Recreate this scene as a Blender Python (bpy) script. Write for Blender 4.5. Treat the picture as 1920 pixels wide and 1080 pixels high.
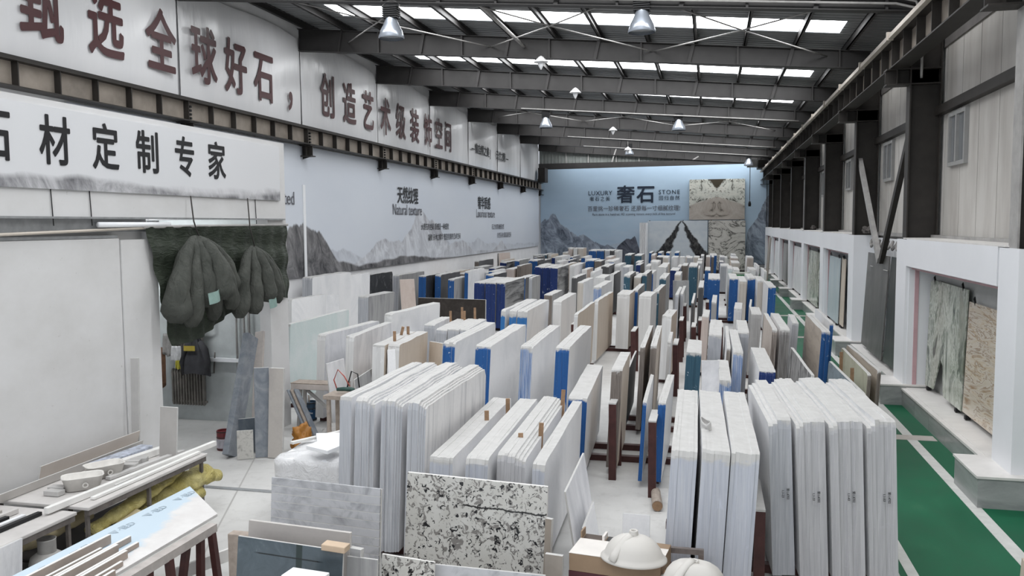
import bpy, bmesh, math, random
from mathutils import Vector, Matrix, noise as mnoise
R = math.radians
S = bpy.context.scene
for o in list(bpy.data.objects):
    bpy.data.objects.remove(o)

# ------------------------------------------------------------------ camera, sky, exposure
cam = bpy.data.cameras.new('camera')
cam.sensor_width = 36.0
cam.lens = 1559.2 / 1920 * 36
cam.clip_end = 300
co = bpy.data.objects.new('camera', cam)
S.collection.objects.link(co)
yaw, pitch, roll = .2350, .0764, -.0071
fw = Vector((-math.sin(yaw) * math.cos(pitch), math.cos(yaw) * math.cos(pitch), -math.sin(pitch)))
rt = Vector((math.cos(yaw), math.sin(yaw), 0)); up = rt.cross(fw)
r2 = math.cos(roll) * rt + math.sin(roll) * up
u2 = -math.sin(roll) * rt + math.cos(roll) * up
M = Matrix((r2, u2, -fw)).transposed().to_4x4()
M.translation = (0, 0, 3.5)
co.matrix_world = M
S.camera = co

w = bpy.data.worlds.new('sky'); S.world = w; w.use_nodes = True
bgn = w.node_tree.nodes['Background']
bgn.inputs[0].default_value = (.86, .92, 1.0, 1)
bgn.inputs[1].default_value = .95
SKYLIGHT = 9.0
S.view_settings.view_transform = 'Standard'
S.view_settings.look = 'None'
S.view_settings.exposure = 0.24
S.view_settings.gamma = 1.0
S.view_settings.use_curve_mapping = False

# ------------------------------------------------------------------ helpers
def link(o): S.collection.objects.link(o); return o

class MB:
    def __init__(s): s.v = []; s.f = []; s.m = []
    def face(s, pts, m=0):
        n = len(s.v); s.v += [tuple(p) for p in pts]; s.f.append(tuple(range(n, n + len(pts)))); s.m.append(m)
    def box(s, a, b, m=0, mx=None):
        x0, y0, z0 = a; x1, y1, z1 = b
        p = [Vector(q) for q in ((x0, y0, z0), (x1, y0, z0), (x1, y1, z0), (x0, y1, z0), (x0, y0, z1), (x1, y0, z1), (x1, y1, z1), (x0, y1, z1))]
        if mx is not None: p = [mx @ q for q in p]
        n = len(s.v); s.v += [tuple(q) for q in p]
        for q in ((0, 3, 2, 1), (4, 5, 6, 7), (0, 1, 5, 4), (1, 2, 6, 5), (2, 3, 7, 6), (3, 0, 4, 7)):
            s.f.append(tuple(n + k for k in q)); s.m.append(m)
        return s
    def beam(s, p, q, wx, wy, m=0, upv=(0, 0, 1)):
        p = Vector(p); q = Vector(q); d = (q - p); L = d.length; d.normalize()
        upv = Vector(upv)
        if abs(d.dot(upv)) > .98: upv = Vector((0, 1, 0))
        sx = d.cross(upv).normalized(); sy = sx.cross(d)
        mx = Matrix((sx, sy, d)).transposed().to_4x4(); mx.translation = p
        return s.box((-wx / 2, -wy / 2, 0), (wx / 2, wy / 2, L), m, mx)
    def tube(s, pts, rad, n=8, m=0, cap=True):
        pts = [Vector(p) for p in pts]
        rad = rad if isinstance(rad, (list, tuple)) else [rad] * len(pts)
        rings = []
        ref = Vector((.31, .2, .93))
        for i, p in enumerate(pts):
            d = (pts[min(i + 1, len(pts) - 1)] - pts[max(i - 1, 0)]).normalized()
            a = d.cross(ref)
            if a.length < .05: a = d.cross(Vector((1, 0, 0)))
            a.normalize(); b = d.cross(a)
            rr = rad[i] if isinstance(rad[i], (list, tuple)) else (rad[i], rad[i])
            base = len(s.v)
            for k in range(n):
                t = 2 * math.pi * k / n
                s.v.append(tuple(p + a * math.cos(t) * rr[0] + b * math.sin(t) * rr[1]))
            rings.append(base)
        for i in range(len(rings) - 1):
            for k in range(n):
                k2 = (k + 1) % n
                s.f.append((rings[i] + k, rings[i] + k2, rings[i + 1] + k2, rings[i + 1] + k)); s.m.append(m)
        if cap:
            s.f.append(tuple(rings[0] + k for k in reversed(range(n)))); s.m.append(m)
            s.f.append(tuple(rings[-1] + k for k in range(n))); s.m.append(m)
        return s
    def lathe(s, prof, c=(0, 0, 0), n=20, m=0, sx=1, sy=1):
        c = Vector(c); base = len(s.v)
        for r, z in prof:
            for k in range(n):
                t = 2 * math.pi * k / n
                s.v.append((c.x + r * math.cos(t) * sx, c.y + r * math.sin(t) * sy, c.z + z))
        for i in range(len(prof) - 1):
            for k in range(n):
                k2 = (k + 1) % n
                s.f.append((base + i * n + k, base + i * n + k2, base + (i + 1) * n + k2, base + (i + 1) * n + k)); s.m.append(m)
        return s
    def prism(s, outline, fx, m=0, depth=None, mcap=None):
        # outline: list of 2D points, fx(a,b,t) -> 3D with t in 0..1
        n = len(outline)
        A = [fx(a, b, 0) for a, b in outline]; B = [fx(a, b, 1) for a, b in outline]
        s.face(A, m if mcap is None else mcap); s.face(list(reversed(B)), m if mcap is None else mcap)
        for i in range(n):
            j = (i + 1) % n
            s.face([A[i], B[i], B[j], A[j]], m)
        return s
    def grid(s, f, nu, nv, m=0):
        base = len(s.v)
        for j in range(nv + 1):
            for i in range(nu + 1):
                s.v.append(tuple(f(i / nu, j / nv)))
        for j in range(nv):
            for i in range(nu):
                a = base + j * (nu + 1) + i
                s.f.append((a, a + 1, a + nu + 2, a + nu + 1)); s.m.append(m)
        return s
    def mesh(s, name, mats, smooth=False, fix=True):
        me = bpy.data.meshes.new(name)
        me.from_pydata(s.v, [], s.f)
        for mt in (mats if isinstance(mats, (list, tuple)) else [mats]): me.materials.append(mt)
        for p, k in zip(me.polygons, s.m): p.material_index = k
        if fix:
            bm = bmesh.new(); bm.from_mesh(me)
            bmesh.ops.remove_doubles(bm, verts=bm.verts, dist=1e-5)
            bmesh.ops.recalc_face_normals(bm, faces=bm.faces)
            bm.to_mesh(me); bm.free()
        if smooth:
            for p in me.polygons: p.use_smooth = True
        me.update()
        return me
    def build(s, name, mats, parent=None, smooth=False, bevel=0, fix=True, loc=None, rot=None):
        o = link(bpy.data.objects.new(name, s.mesh(name, mats, smooth, fix)))
        if parent is not None: o.parent = parent
        if loc is not None: o.location = loc
        if rot is not None: o.rotation_euler = rot
        if bevel:
            b = o.modifiers.new('bevel', 'BEVEL'); b.width = bevel; b.segments = 2; b.limit_method = 'ANGLE'
        return o

def tag(o, label, cat, group=None, kind=None):
    o['label'] = label; o['category'] = cat
    if group: o['group'] = group
    if kind: o['kind'] = kind
    return o
def struct(o, label=None):
    o['kind'] = 'structure'
    if label: o['label'] = label
    return o
def empty(name, loc=(0, 0, 0), rz=0, parent=None):
    o = link(bpy.data.objects.new(name, None)); o.location = loc; o.rotation_euler = (0, 0, rz)
    o.empty_display_size = .1
    if parent is not None: o.parent = parent
    return o
def thing(name, label, cat, loc=(0, 0, 0), rz=0, group=None):
    return tag(empty(name, loc, rz), label, cat, group)

# ------------------------------------------------------------------ material helpers
class NT:
    def __init__(s, name, rough=.6, spec=.35):
        s.m = bpy.data.materials.new(name); s.m.use_nodes = True
        s.t = s.m.node_tree; s.b = s.t.nodes['Principled BSDF']
        s.b.inputs['Roughness'].default_value = rough
        s.b.inputs['Specular IOR Level'].default_value = spec
    def n(s, typ, **kw):
        x = s.t.nodes.new(typ)
        for k, v in kw.items(): setattr(x, k, v)
        return x
    def put(s, sock, val):
        if hasattr(val, 'is_output'): s.t.links.new(val, sock)
        elif val is not None:
            if isinstance(val, (tuple, list)) and len(val) == 3 and sock.type == 'RGBA': val = (*val, 1)
            sock.default_value = val
    def pos(s): return s.n('ShaderNodeNewGeometry').outputs['Position']
    def gen(s): return s.n('ShaderNodeTexCoord').outputs['Generated']
    def obj(s): return s.n('ShaderNodeTexCoord').outputs['Object']
    def rnd(s): return s.n('ShaderNodeObjectInfo').outputs['Random']
    def math(s, op, a, b=0.0, c=None, clamp=False):
        x = s.n('ShaderNodeMath', operation=op, use_clamp=clamp)
        s.put(x.inputs[0], a); s.put(x.inputs[1], b)
        if c is not None: s.put(x.inputs[2], c)
        return x.outputs[0]
    def vmath(s, op, a, b):
        x = s.n('ShaderNodeVectorMath', operation=op)
        s.put(x.inputs[0], a); s.put(x.inputs[1], b)
        return x.outputs[0]
    def sep(s, v):
        x = s.n('ShaderNodeSeparateXYZ'); s.put(x.inputs[0], v); return x.outputs
    def comb(s, x=0.0, y=0.0, z=0.0):
        c = s.n('ShaderNodeCombineXYZ'); s.put(c.inputs[0], x); s.put(c.inputs[1], y); s.put(c.inputs[2], z); return c.outputs[0]
    def noise(s, v, scale=1, detail=4, rough=.55, dist=0, col=False):
        x = s.n('ShaderNodeTexNoise'); s.put(x.inputs['Vector'], v)
        x.inputs['Scale'].default_value = scale; x.inputs['Detail'].default_value = detail
        x.inputs['Roughness'].default_value = rough; x.inputs['Distortion'].default_value = dist
        return x.outputs['Color' if col else 'Fac']
    def voro(s, v, scale=1, feature='F1'):
        x = s.n('ShaderNodeTexVoronoi', feature=feature); s.put(x.inputs['Vector'], v); x.inputs['Scale'].default_value = scale
        return x.outputs['Distance']
    def ramp(s, f, stops, interp='LINEAR'):
        x = s.n('ShaderNodeValToRGB'); s.put(x.inputs[0], f); cr = x.color_ramp; cr.interpolation = interp
        while len(cr.elements) < len(stops): cr.elements.new(.5)
        for e, (p, c) in zip(cr.elements, stops):
            e.position = p; e.color = (*c, 1) if len(c) == 3 else c
        return x.outputs[0]
    def mix(s, f, a, b, mode='MIX'):
        x = s.n('ShaderNodeMix', data_type='RGBA', blend_type=mode)
        s.put(x.inputs[0], f); s.put(x.inputs[6], a); s.put(x.inputs[7], b)
        return x.outputs[2]
    def curve(s, f, pts):
        x = s.n('ShaderNodeFloatCurve'); s.put(x.inputs['Value'], f)
        c = x.mapping.curves[0]
        c.points[0].location = pts[0]; c.points[1].location = pts[-1]
        for p in pts[1:-1]: c.points.new(*p)
        for p in c.points: p.handle_type = 'VECTOR'
        x.mapping.update()
        return x.outputs[0]
    def step(s, a, b, soft=0.02):   # 1 where a>b
        x = s.n('ShaderNodeMapRange'); x.clamp = True
        s.put(x.inputs[0], s.math('SUBTRACT', a, b)); x.inputs[1].default_value = -soft; x.inputs[2].default_value = soft
        return x.outputs[0]
    def bump(s, h, strength=.3, dist=.02):
        x = s.n('ShaderNodeBump'); s.put(x.inputs['Height'], h); x.inputs['Strength'].default_value = strength; x.inputs['Distance'].default_value = dist
        s.t.links.new(x.outputs[0], s.b.inputs['Normal'])
    def done(s, col, rough=None):
        s.put(s.b.inputs['Base Color'], col)
        if rough is not None: s.put(s.b.inputs['Roughness'], rough)
        return s.m

def V3(c, k=1.0): return tuple(min(1, x * k) for x in c)
def plain(name, col, rough=.6, metal=0, var=.12, scale=6, spec=.35):
    t = NT(name, rough, spec); t.b.inputs['Metallic'].default_value = metal
    n = t.noise(t.pos(), scale, 5, .6)
    return t.done(t.ramp(n, [(.25, V3(col, 1 - var)), (.75, V3(col, 1 + var))]))
def stone(name, base, vein, stretch=(1, 1, 1), scale=1.5, dist=1.5, lo=.45, hi=.7, rough=.45, fine=.06):
    """stone face: veins by world position, a little different on every slab"""
    t = NT(name, rough)
    off = t.math('MULTIPLY', t.rnd(), 37.0)
    v = t.vmath('ADD', t.vmath('MULTIPLY', t.pos(), stretch), t.comb(off, off, 0.0))
    n = t.noise(v, scale, 6, .6, dist)
    c = t.ramp(n, [(lo, base), (hi, vein)])
    f = t.noise(t.pos(), 30, 3, .6)
    k = t.math('ADD', t.math('MULTIPLY', t.rnd(), .06), t.math('MULTIPLY', f, fine * 2))
    k = t.math('ADD', k, .94 - fine)
    return t.done(t.mix(1.0, c, t.comb(k, k, k), 'MULTIPLY'))
def endmat(name, base, streak, sx=60, dust=.97, paint=False, rough=.7):
    """slab ends: vertical streaks, dust caught on the topmost centimetres"""
    t = NT(name, rough)
    off = t.math('MULTIPLY', t.rnd(), 19.0)
    v = t.vmath('ADD', t.vmath('MULTIPLY', t.pos(), (sx, 2, 1.6)), t.comb(off, 0.0, off))
    n = t.noise(v, 1, 5, .65)
    c = t.ramp(n, [(.35, base), (.72, streak)])
    n2 = t.noise(t.pos(), 7, 6, .7, .6)
    if paint:
        c = t.mix(t.step(n2, .66, .03), c, (.55, .62, .70))
    else:
        c = t.mix(t.step(n2, .68, .08), c, V3(base, 1.25))
    g = t.sep(t.gen())[2]
    edge = t.math('ADD', g, t.math('MULTIPLY', t.math('SUBTRACT', n2, .5), .16))
    c = t.mix(t.step(edge, dust, .012), c, (.52, .515, .505))
    k = t.math('ADD', t.math('MULTIPLY', t.rnd(), .09), .93)
    return t.done(t.mix(1.0, c, t.comb(k, k, k), 'MULTIPLY'))

MT = {}
t = NT('stone_dust', .9)
n = t.noise(t.pos(), 9, 6, .65)
MT['dust'] = t.done(t.mix(t.step(t.noise(t.pos(), 3.3, 5, .7), .68, .04), t.ramp(n, [(.3, (.46, .455, .445)), (.7, (.54, .535, .525))]), (.40, .395, .39)))
FACE = {
 'white': stone('white_marble', (.85, .85, .86), (.72, .73, .75), (1, .5, .35), 1.6),
 'marble': stone('grey_veined_marble', (.83, .83, .85), (.55, .56, .59), (1, 1.2, .5), 1.1, 2.2, .42, .75),
 'veined': stone('streaked_white_marble', (.82, .81, .81), (.36, .37, .39), (1, 3.2, .35), 2.0, .8, .45, .82),
 'gray': stone('grey_marble', (.36, .36, .36), (.22, .22, .23), (1, 2, .4), 1.8),
 'dark': stone('charcoal_stone', (.075, .075, .078), (.16, .16, .165), (1, 2, .4), 2.2, 2, .4, .8),
 'black': stone('black_marble', (.030, .032, .036), (.20, .20, .21), (1, 1, 1), 1.6, 3, .55, .85),
 'streak': stone('grey_streaked_stone', (.30, .30, .30), (.05, .052, .055), (1, .35, 3.4), 1.4, 1.0, .42, .62),
 'brown': stone('brown_stone', (.28, .235, .20), (.17, .14, .12), (1, 2, .5), 1.8),
 'darkbrown': stone('dark_brown_granite', (.030, .024, .020), (.055, .045, .04), (1, 1, 1), 6, .5),
 'beige': stone('beige_travertine', (.60, .52, .44), (.52, .44, .36), (1, 7, .6), 2.0, .4),
 'pink': stone('pale_pink_marble', (.62, .53, .48), (.55, .45, .40), (1, 2, .7), 2.0),
 'green': stone('pale_green_onyx', (.63, .71, .70), (.74, .77, .77), (1, .8, .6), .9, 1.5),
 'breccia': stone('pale_breccia_marble', (.66, .60, .55), (.50, .42, .37), (1, 1.5, 1.5), 3.4, 2.0),
 'streakbw': stone('black_streaked_marble', (.50, .50, .50), (.03, .03, .032), (1, 5, .7), 2.4, 1.6, .44, .6),
 'bluegray': stone('blue_grey_marble', (.30, .37, .42), (.17, .21, .24), (1, 1.2, 1.2), 1.7, 2.5),
 'yellow': stone('pale_yellow_onyx', (.55, .55, .43), (.44, .42, .31), (1, 1, 1), 2.2, 2.0),
 'tan': stone('tan_travertine', (.47, .41, .35), (.33, .28, .24), (1, .6, 4.0), 2.0, .8),
 'slate': stone('dark_slate', (.085, .105, .13), (.15, .17, .19), (1, 2, .4), 2.0),
 'taupe': stone('taupe_board', (.42, .39, .37), (.37, .345, .33), (1, 1, 3), 1.6, .5),
}
ENDM = {
 'gry': endmat('grey_streaked_ends', (.37, .385, .42), (.54, .55, .575), 60),
 'gryl': endmat('pale_grey_ends', (.42, .42, .44), (.54, .54, .555), 70),
 'bluw': endmat('pale_blue_grey_ends', (.42, .445, .51), (.54, .56, .605), 50, .93),
 'blue': endmat('blue_painted_ends', (.014, .080, .255), (.022, .11, .33), 60, .96, True),
 'navy': endmat('navy_painted_ends', (.010, .026, .115), (.014, .040, .165), 60, .975, True),
 'ltbl': endmat('bright_blue_painted_ends', (.025, .14, .37), (.04, .18, .44), 60, .90, True),
 'teal': endmat('dark_teal_painted_ends', (.030, .085, .13), (.05, .12, .17), 60, .95, True),
 'strp': endmat('blue_striped_ends', (.05, .15, .38), (.55, .58, .64), 120, .95),
 'wht': endmat('white_rough_ends', (.66, .66, .66), (.74, .74, .73), 60),
 'beig': endmat('beige_ends', (.52, .48, .43), (.62, .58, .53), 60),
 'pink': endmat('pinkish_ends', (.52, .44, .40), (.62, .55, .52), 60),
 'brn': endmat('brown_striped_ends', (.11, .095, .085), (.30, .26, .23), 90),
 'brst': endmat('brown_streaked_ends', (.13, .10, .085), (.42, .38, .35), 90),
 'grst': endmat('black_streaked_grey_ends', (.14, .13, .13), (.44, .43, .42), 90),
 'gray': endmat('mid_grey_ends', (.33, .33, .33), (.42, .42, .42), 60),
 'dark': endmat('charcoal_ends', (.06, .06, .065), (.12, .12, .12), 60),
 'gren': endmat('pale_green_ends', (.55, .63, .62), (.66, .70, .70), 60),
}
steel = plain('dark_brown_steel', (.030, .026, .023), .55, 0, .3, 3)
steel_web = plain('dusty_brown_steel_web', (.27, .235, .20), .6, 0, .35, 1.6)
steel_lt = plain('dusty_grey_steel', (.34, .33, .32), .5, 0, .25, 4)
rafterm = plain('grey_brown_roof_steel', (.034, .032, .0315), .55, 0, .22, 2)
railm = plain('pale_dusty_rail', (.52, .47, .41), .5, 0, .12, 3)
black = plain('black_rubber', (.012, .012, .013), .55, 0, .2, 5)
rackred = plain('dark_red_rack_paint', (.060, .022, .020), .45, 0, .3, 9)
whitepl = plain('white_paint', (.80, .81, .83), .55, 0, .035, 2)
wood = plain('raw_wood', (.30, .19, .115), .7, 0, .3, 14)
woodg = plain('weathered_wood', (.33, .28, .24), .75, 0, .25, 14)
greymetal = plain('galvanised_metal', (.38, .39, .40), .35, .5, .2, 8)
ink = plain('black_print', (.012, .012, .014), .5, 0, .0, 1)
redink = plain('dark_red_print', (.072, .021, .023), .4, 0, .05, 1)
inkg = plain('grey_print', (.10, .10, .115), .5, 0, .0, 1)
inkb = plain('dark_blue_print', (.02, .03, .05), .5, 0, .0, 1)

# ------------------------------------------------------------------ lettering
LEFT = Matrix(((0, 0, 1), (1, 0, 0), (0, 1, 0))).to_4x4()     # reads along +Y, faces +X
BACK = Matrix(((1, 0, 0), (0, 0, -1), (0, 1, 0))).to_4x4()    # reads along +X, faces -Y
def text(name, s, size, loc, mx, mat, parent=None, bold=0.0, sx=1.0, align='CENTER', space=1.0, thick=.002):
    cu = bpy.data.curves.new(name, 'FONT'); cu.body = s; cu.size = size; cu.align_x = align; cu.align_y = 'CENTER'
    cu.extrude = thick; cu.space_character = space; cu.resolution_u = 3
    o = bpy.data.objects.new(name, cu); link(o)
    bpy.context.view_layer.update()
    me = bpy.data.meshes.new_from_object(o.evaluated_get(bpy.context.evaluated_depsgraph_get()))
    bpy.data.objects.remove(o)
    me.materials.clear(); me.materials.append(mat)
    if bold > 0:      # heavier strokes: the outline repeated a little to each side
        bm = bmesh.new()
        for k in range(9):
            n0 = len(bm.verts); bm.from_mesh(me); bm.verts.ensure_lookup_table()
            a = k * math.pi / 4; r_ = bold if k < 8 else 0
            for v in bm.verts[n0:]: v.co += Vector((r_ * math.cos(a), r_ * math.sin(a), .00003 * k * size))
        bm.to_mesh(me); bm.free()
    q = link(bpy.data.objects.new(name, me))
    m4 = mx.copy() @ Matrix.Diagonal((sx, 1, 1, 1)); m4.translation = loc
    q.matrix_world = m4
    if parent is not None:
        q.parent = parent; q.matrix_parent_inverse = parent.matrix_world.inverted() if parent.matrix_world else Matrix()
        q.matrix_world = m4
    return q
# ------------------------------------------------------------------ dimensions of the hall (metres)
XL, XR, YB = -12.2, 4.25, 59.6
ST = [11.48 + 6 * k for k in range(9)]            # column stations 11.48 ... 59.48
def rbot(x): return 8.79 - (x + 12.2) * .0825       # underside of the rafters
def rtop(x): return 9.43 - (x + 12.2) * .0955
def roofz(x): return rtop(x) + .20

# floor -------------------------------------------------------------
t = NT('pale_concrete', .55)
p = t.pos(); n = t.noise(p, .7, 6, .6); n2 = t.noise(p, 5, 5, .7)
c = t.ramp(n, [(.3, (.47, .465, .455)), (.7, (.61, .605, .59))])
c = t.mix(t.math('MULTIPLY', t.step(n2, .60, .08), .35), c, (.36, .35, .34))
xy = t.sep(p)
ln = t.math('ABSOLUTE', t.math('ADD', t.math('MULTIPLY', xy[0], .924), t.math('ADD', t.math('MULTIPLY', xy[1], .383), 1.92)))
c = t.mix(t.math('MULTIPLY', t.step(.010, ln, .006), t.step(11.2, xy[1], .2)), c, (.34, .33, .32))
t.bump(n2, .15, .01)
concrete = t.done(c)
fl = struct(MB().box((XL - .3, -6.5, -.2), (1.86, YB + .3, 0)).build('floor', concrete), 'pale dusty concrete floor of the stone hall')
t = NT('green_floor_paint', .45, .22)
p = t.pos(); n = t.noise(t.vmath('MULTIPLY', p, (1, .6, 1)), 1.1, 6, .6)
c = t.ramp(n, [(.35, (.004, .092, .042)), (.62, (.008, .125, .058)), (.8, (.05, .17, .09))])
green = t.done(c, t.ramp(n, [(.3, (.42,) * 3), (.8, (.6,) * 3)]))
wk = struct(MB().box((1.86, -6.5, -.2), (4.6, YB + .3, 0)).build('floor', green), 'green painted walkway along the display niches')
linem = plain('worn_white_line_paint', (.62, .62, .60), .55, 0, .12, 7)
for x0, x1 in ((3.10, 3.25), (1.93, 2.04)):
    MB().box((x0, 2, 0), (x1, 52, .004)).build('marking_line', linem, wk)
for yy in (14.25, 20.3, 26.4, 32.5):
    MB().box((2.04, yy, 0), (3.55, yy + .32, .005)).build('floor_strip', plain('beige_stone_strip', (.50, .46, .43), .5), wk)
ch = MB(); ch.box((-7.1, 9.66, 0), (-5.0, 9.74, .012)); ch.build('drain_cover', greymetal, fl)

# walls -------------------------------------------------------------
panel_m = NT('dusty_wall_panel', .55)
t = panel_m; p = t.pos()
n = t.noise(t.vmath('MULTIPLY', p, (1, 1.3, .25)), 1.2, 6, .6)
cream = t.done(t.ramp(n, [(.3, (.40, .375, .35)), (.55, (.55, .53, .50)), (.8, (.60, .58, .56))]))
wl = struct(MB().box((XL - .25, -6.5, -.2), (XL - .06, YB, 9.7)).build('wall_left', plain('white_plaster', (.78, .78, .79), .7, 0, .05, 2)))
gable = NT('grey_corrugated_gable', .5)
t = gable; x = t.sep(t.pos())[0]
gm = plain('grey_green_gable_sheet', (.20, .215, .205), .5, 0, .15, 2)
wb = empty('wall_back'); struct(wb)
MB().box((XL - .3, YB + .12, -.2), (5, YB + .3, 7.3)).build('lower_wall', whitepl, wb)
b = MB()
for k in range(int((XR - XL) / .25)):
    x0 = XL + k * .25
    b.face([(x0, YB + .1, 7.2), (x0 + .18, YB + .1, 7.2), (x0 + .18, YB + .1, roofz(x0)), (x0, YB + .1, roofz(x0))])
    b.face([(x0 + .18, YB + .1, 7.2), (x0 + .215, YB + .06, 7.2), (x0 + .215, YB + .06, roofz(x0)), (x0 + .18, YB + .1, roofz(x0))])
    b.face([(x0 + .215, YB + .06, 7.2), (x0 + .25, YB + .1, 7.2), (x0 + .25, YB + .1, roofz(x0)), (x0 + .215, YB + .06, roofz(x0))])
b.build('gable_sheet', gm, wb, fix=False)
MB().box((XL, YB - .12, 7.45), (XR - .3, YB + .05, 7.85)).build('girder', rafterm, wb)
for x in (-10.2, -8.6, -6.6, -5.0, -2.6, .3, 1.6, 3.0):
    MB().box((x - .03, YB - .02, 7.85), (x + .03, YB + .04, roofz(x) - .2)).build('gable_post', steel_lt, wb)
MB().beam((-6.9, YB - .1, 7.86), (-6.55, YB - .1, 8.9), .08, .08).build('brace', steel_lt, wb)
MB().beam((-1.3, YB - .1, 7.86), (-.9, YB - .1, 8.1), .08, .08).build('brace', steel_lt, wb)

# right wall of sandwich panels above the niches, one object per panel
wr = empty('wall_right'); struct(wr)
pm = MB().box((0, .012, 0), (.1, .988, 1)).mesh('panel', cream)
for k in range(-6, 60):
    o = link(bpy.data.objects.new('panel', pm)); o.parent = wr; o.location = (XR, k * 1.0 + .2, 0); o.scale = (1, 1, rtop(XR) + .2)
MB().box((XR + .1, -6.5, 0), (XR + .2, YB, 8.2)).build('backing', steel, wr)
MB().box((XR - .14, 5, 5.50), (XR - .001, 59, 5.66)).build('girt', steel, wr)
MB().box((XR - .14, 5, 3.16), (XR - .001, 59, 3.24)).build('girt', steel_lt, wr)
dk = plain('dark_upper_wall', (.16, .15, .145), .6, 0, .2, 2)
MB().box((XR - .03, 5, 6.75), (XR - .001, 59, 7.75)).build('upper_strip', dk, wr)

# roof sheets bay by bay, skylight strips between ---------------------
sheet = plain('grey_roof_sheet', (.20, .205, .208), .45, 0, .08, 1.5)
t = NT('translucent_skylight'); t.b.inputs['Emission Strength'].default_value = SKYLIGHT
t.b.inputs['Emission Color'].default_value = (.97, .985, 1, 1)
skym = t.done((.8, .8, .8))
roof = empty('ceiling'); struct(roof)
def corr(y0, y1, x0, x1):
    b = MB(); n = max(1, round((y1 - y0) / .24)); d = (y1 - y0) / n
    for k in range(n):
        ya = y0 + k * d
        for a, c, za, zc in ((0, .55, 0, 0), (.55, .68, 0, .05), (.68, .87, .05, .05), (.87, 1, .05, 0)):
            b.face([(x0, ya + a * d, roofz(x0) + za), (x1, ya + a * d, roofz(x1) + za), (x1, ya + c * d, roofz(x1) + zc), (x0, ya + c * d, roofz(x0) + zc)])
    return b
SKX0, SKX1 = -10.25, 3.05
sk = 0
for bay in range(-3, 8):
    ya = 11.48 + bay * 6; yb = ya + 6
    s0, s1 = (ya + 3.65, ya + 4.95) if bay < 2 else (ya + 4.15, ya + 5.40)
    corr(ya, s0, XL - .3, XR + .3).build('roof_sheet', sheet, roof, fix=False)
    corr(s1, yb, XL - .3, XR + .3).build('roof_sheet', sheet, roof, fix=False)
    corr(s0, s1, XL - .3, SKX0).build('roof_sheet', sheet, roof, fix=False)
    corr(s0, s1, SKX1, XR + .3).build('roof_sheet', sheet, roof, fix=False)
    sk += 1
    b = MB(); b.face([(SKX0, s0, roofz(SKX0) + .02), (SKX1, s0, roofz(SKX1) + .02), (SKX1, s1, roofz(SKX1) + .02), (SKX0, s1, roofz(SKX0) + .02)])
    struct(b.build('window_%d' % sk, skym, fix=False), 'bright translucent skylight strip across roof bay number %d' % sk)
# purlins
for k in range(13):
    x = 3.35 - k * 1.28
    b = MB(); z = rtop(x)
    b.box((x, 5, z), (x + .025, YB, z + .2)); b.box((x, 5, z), (x + .08, YB, z + .025)); b.box((x, 5, z + .175), (x + .08, YB, z + .2))
    b.build('purlin', rafterm, roof)
# rafters
for k in range(1, 9):
    y = ST[k]
    r = struct(empty('roof_beam', (0, y, 0)), 'dark steel roof beam at column line %d' % k)
    b = MB()
    xa, xb = XL, XR - .3
    b.prism([(xa, rbot(xa)), (xb, rbot(xb)), (xb, rtop(xb)), (xa, rtop(xa))], lambda a, c, q: (a, -.012 + .024 * q, c))
    b.build('web', rafterm, r)
    for f0 in (rbot, rtop):
        b = MB(); b.prism([(xa, f0(xa) - .02), (xb, f0(xb) - .02), (xb, f0(xb)), (xa, f0(xa))], lambda a, c, q: (a, -.11 + .22 * q, c))
        b.build('flange', rafterm, r)
    for j in range(12):
        x = xb - .75 - j * 1.28
        b = MB(); b.beam((x, -.06, rbot(x)), (x + (.12 if j % 2 else 0), -.06, rtop(x)), .05, .09); b.build('stiffener', rafterm, r)
    if k in (1, 4, 6, 7):
        b = MB()
        for dz in ((0.10, .22) if k == 1 else (.02,)):
            pts = [(x, -.16, rbot(x) + dz) for x in (-8, -4, 0, xb - .6)]
            if dz > .05: pts += [(xb - .25, -.16, rbot(xb) + dz - .05), (xb - .12, -.16, rbot(xb) - .2), (xb - .12, -.16, 6.2)]
            b.tube(pts, .025, 6)
        b.build('conduit', steel_lt, r, smooth=True)
# roof bracing rods
for bay in (1, 4):
    y0, y1 = ST[bay], ST[bay + 1]
    for x0, x1 in ((-10.6, -6.2), (-6.2, -1.6), (-1.6, 2.9)):
        for a, c in ((y0, y1), (y1, y0)):
            MB().tube([(x0, a, rbot(x0) + .28), ((x0 + x1) / 2, (a + c) / 2, rbot((x0 + x1) / 2) + .24), (x1, c, rbot(x1) + .28)], .018, 6).build('bracing_rod', steel_lt, roof, smooth=True)
MB().tube([(-5.2, ST[1], rbot(-5.2) + .3), (-5.2, ST[2] - .1, rbot(-5.2) + .3)], .05, 8).build('conduit', steel_lt, roof, smooth=True)

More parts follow.
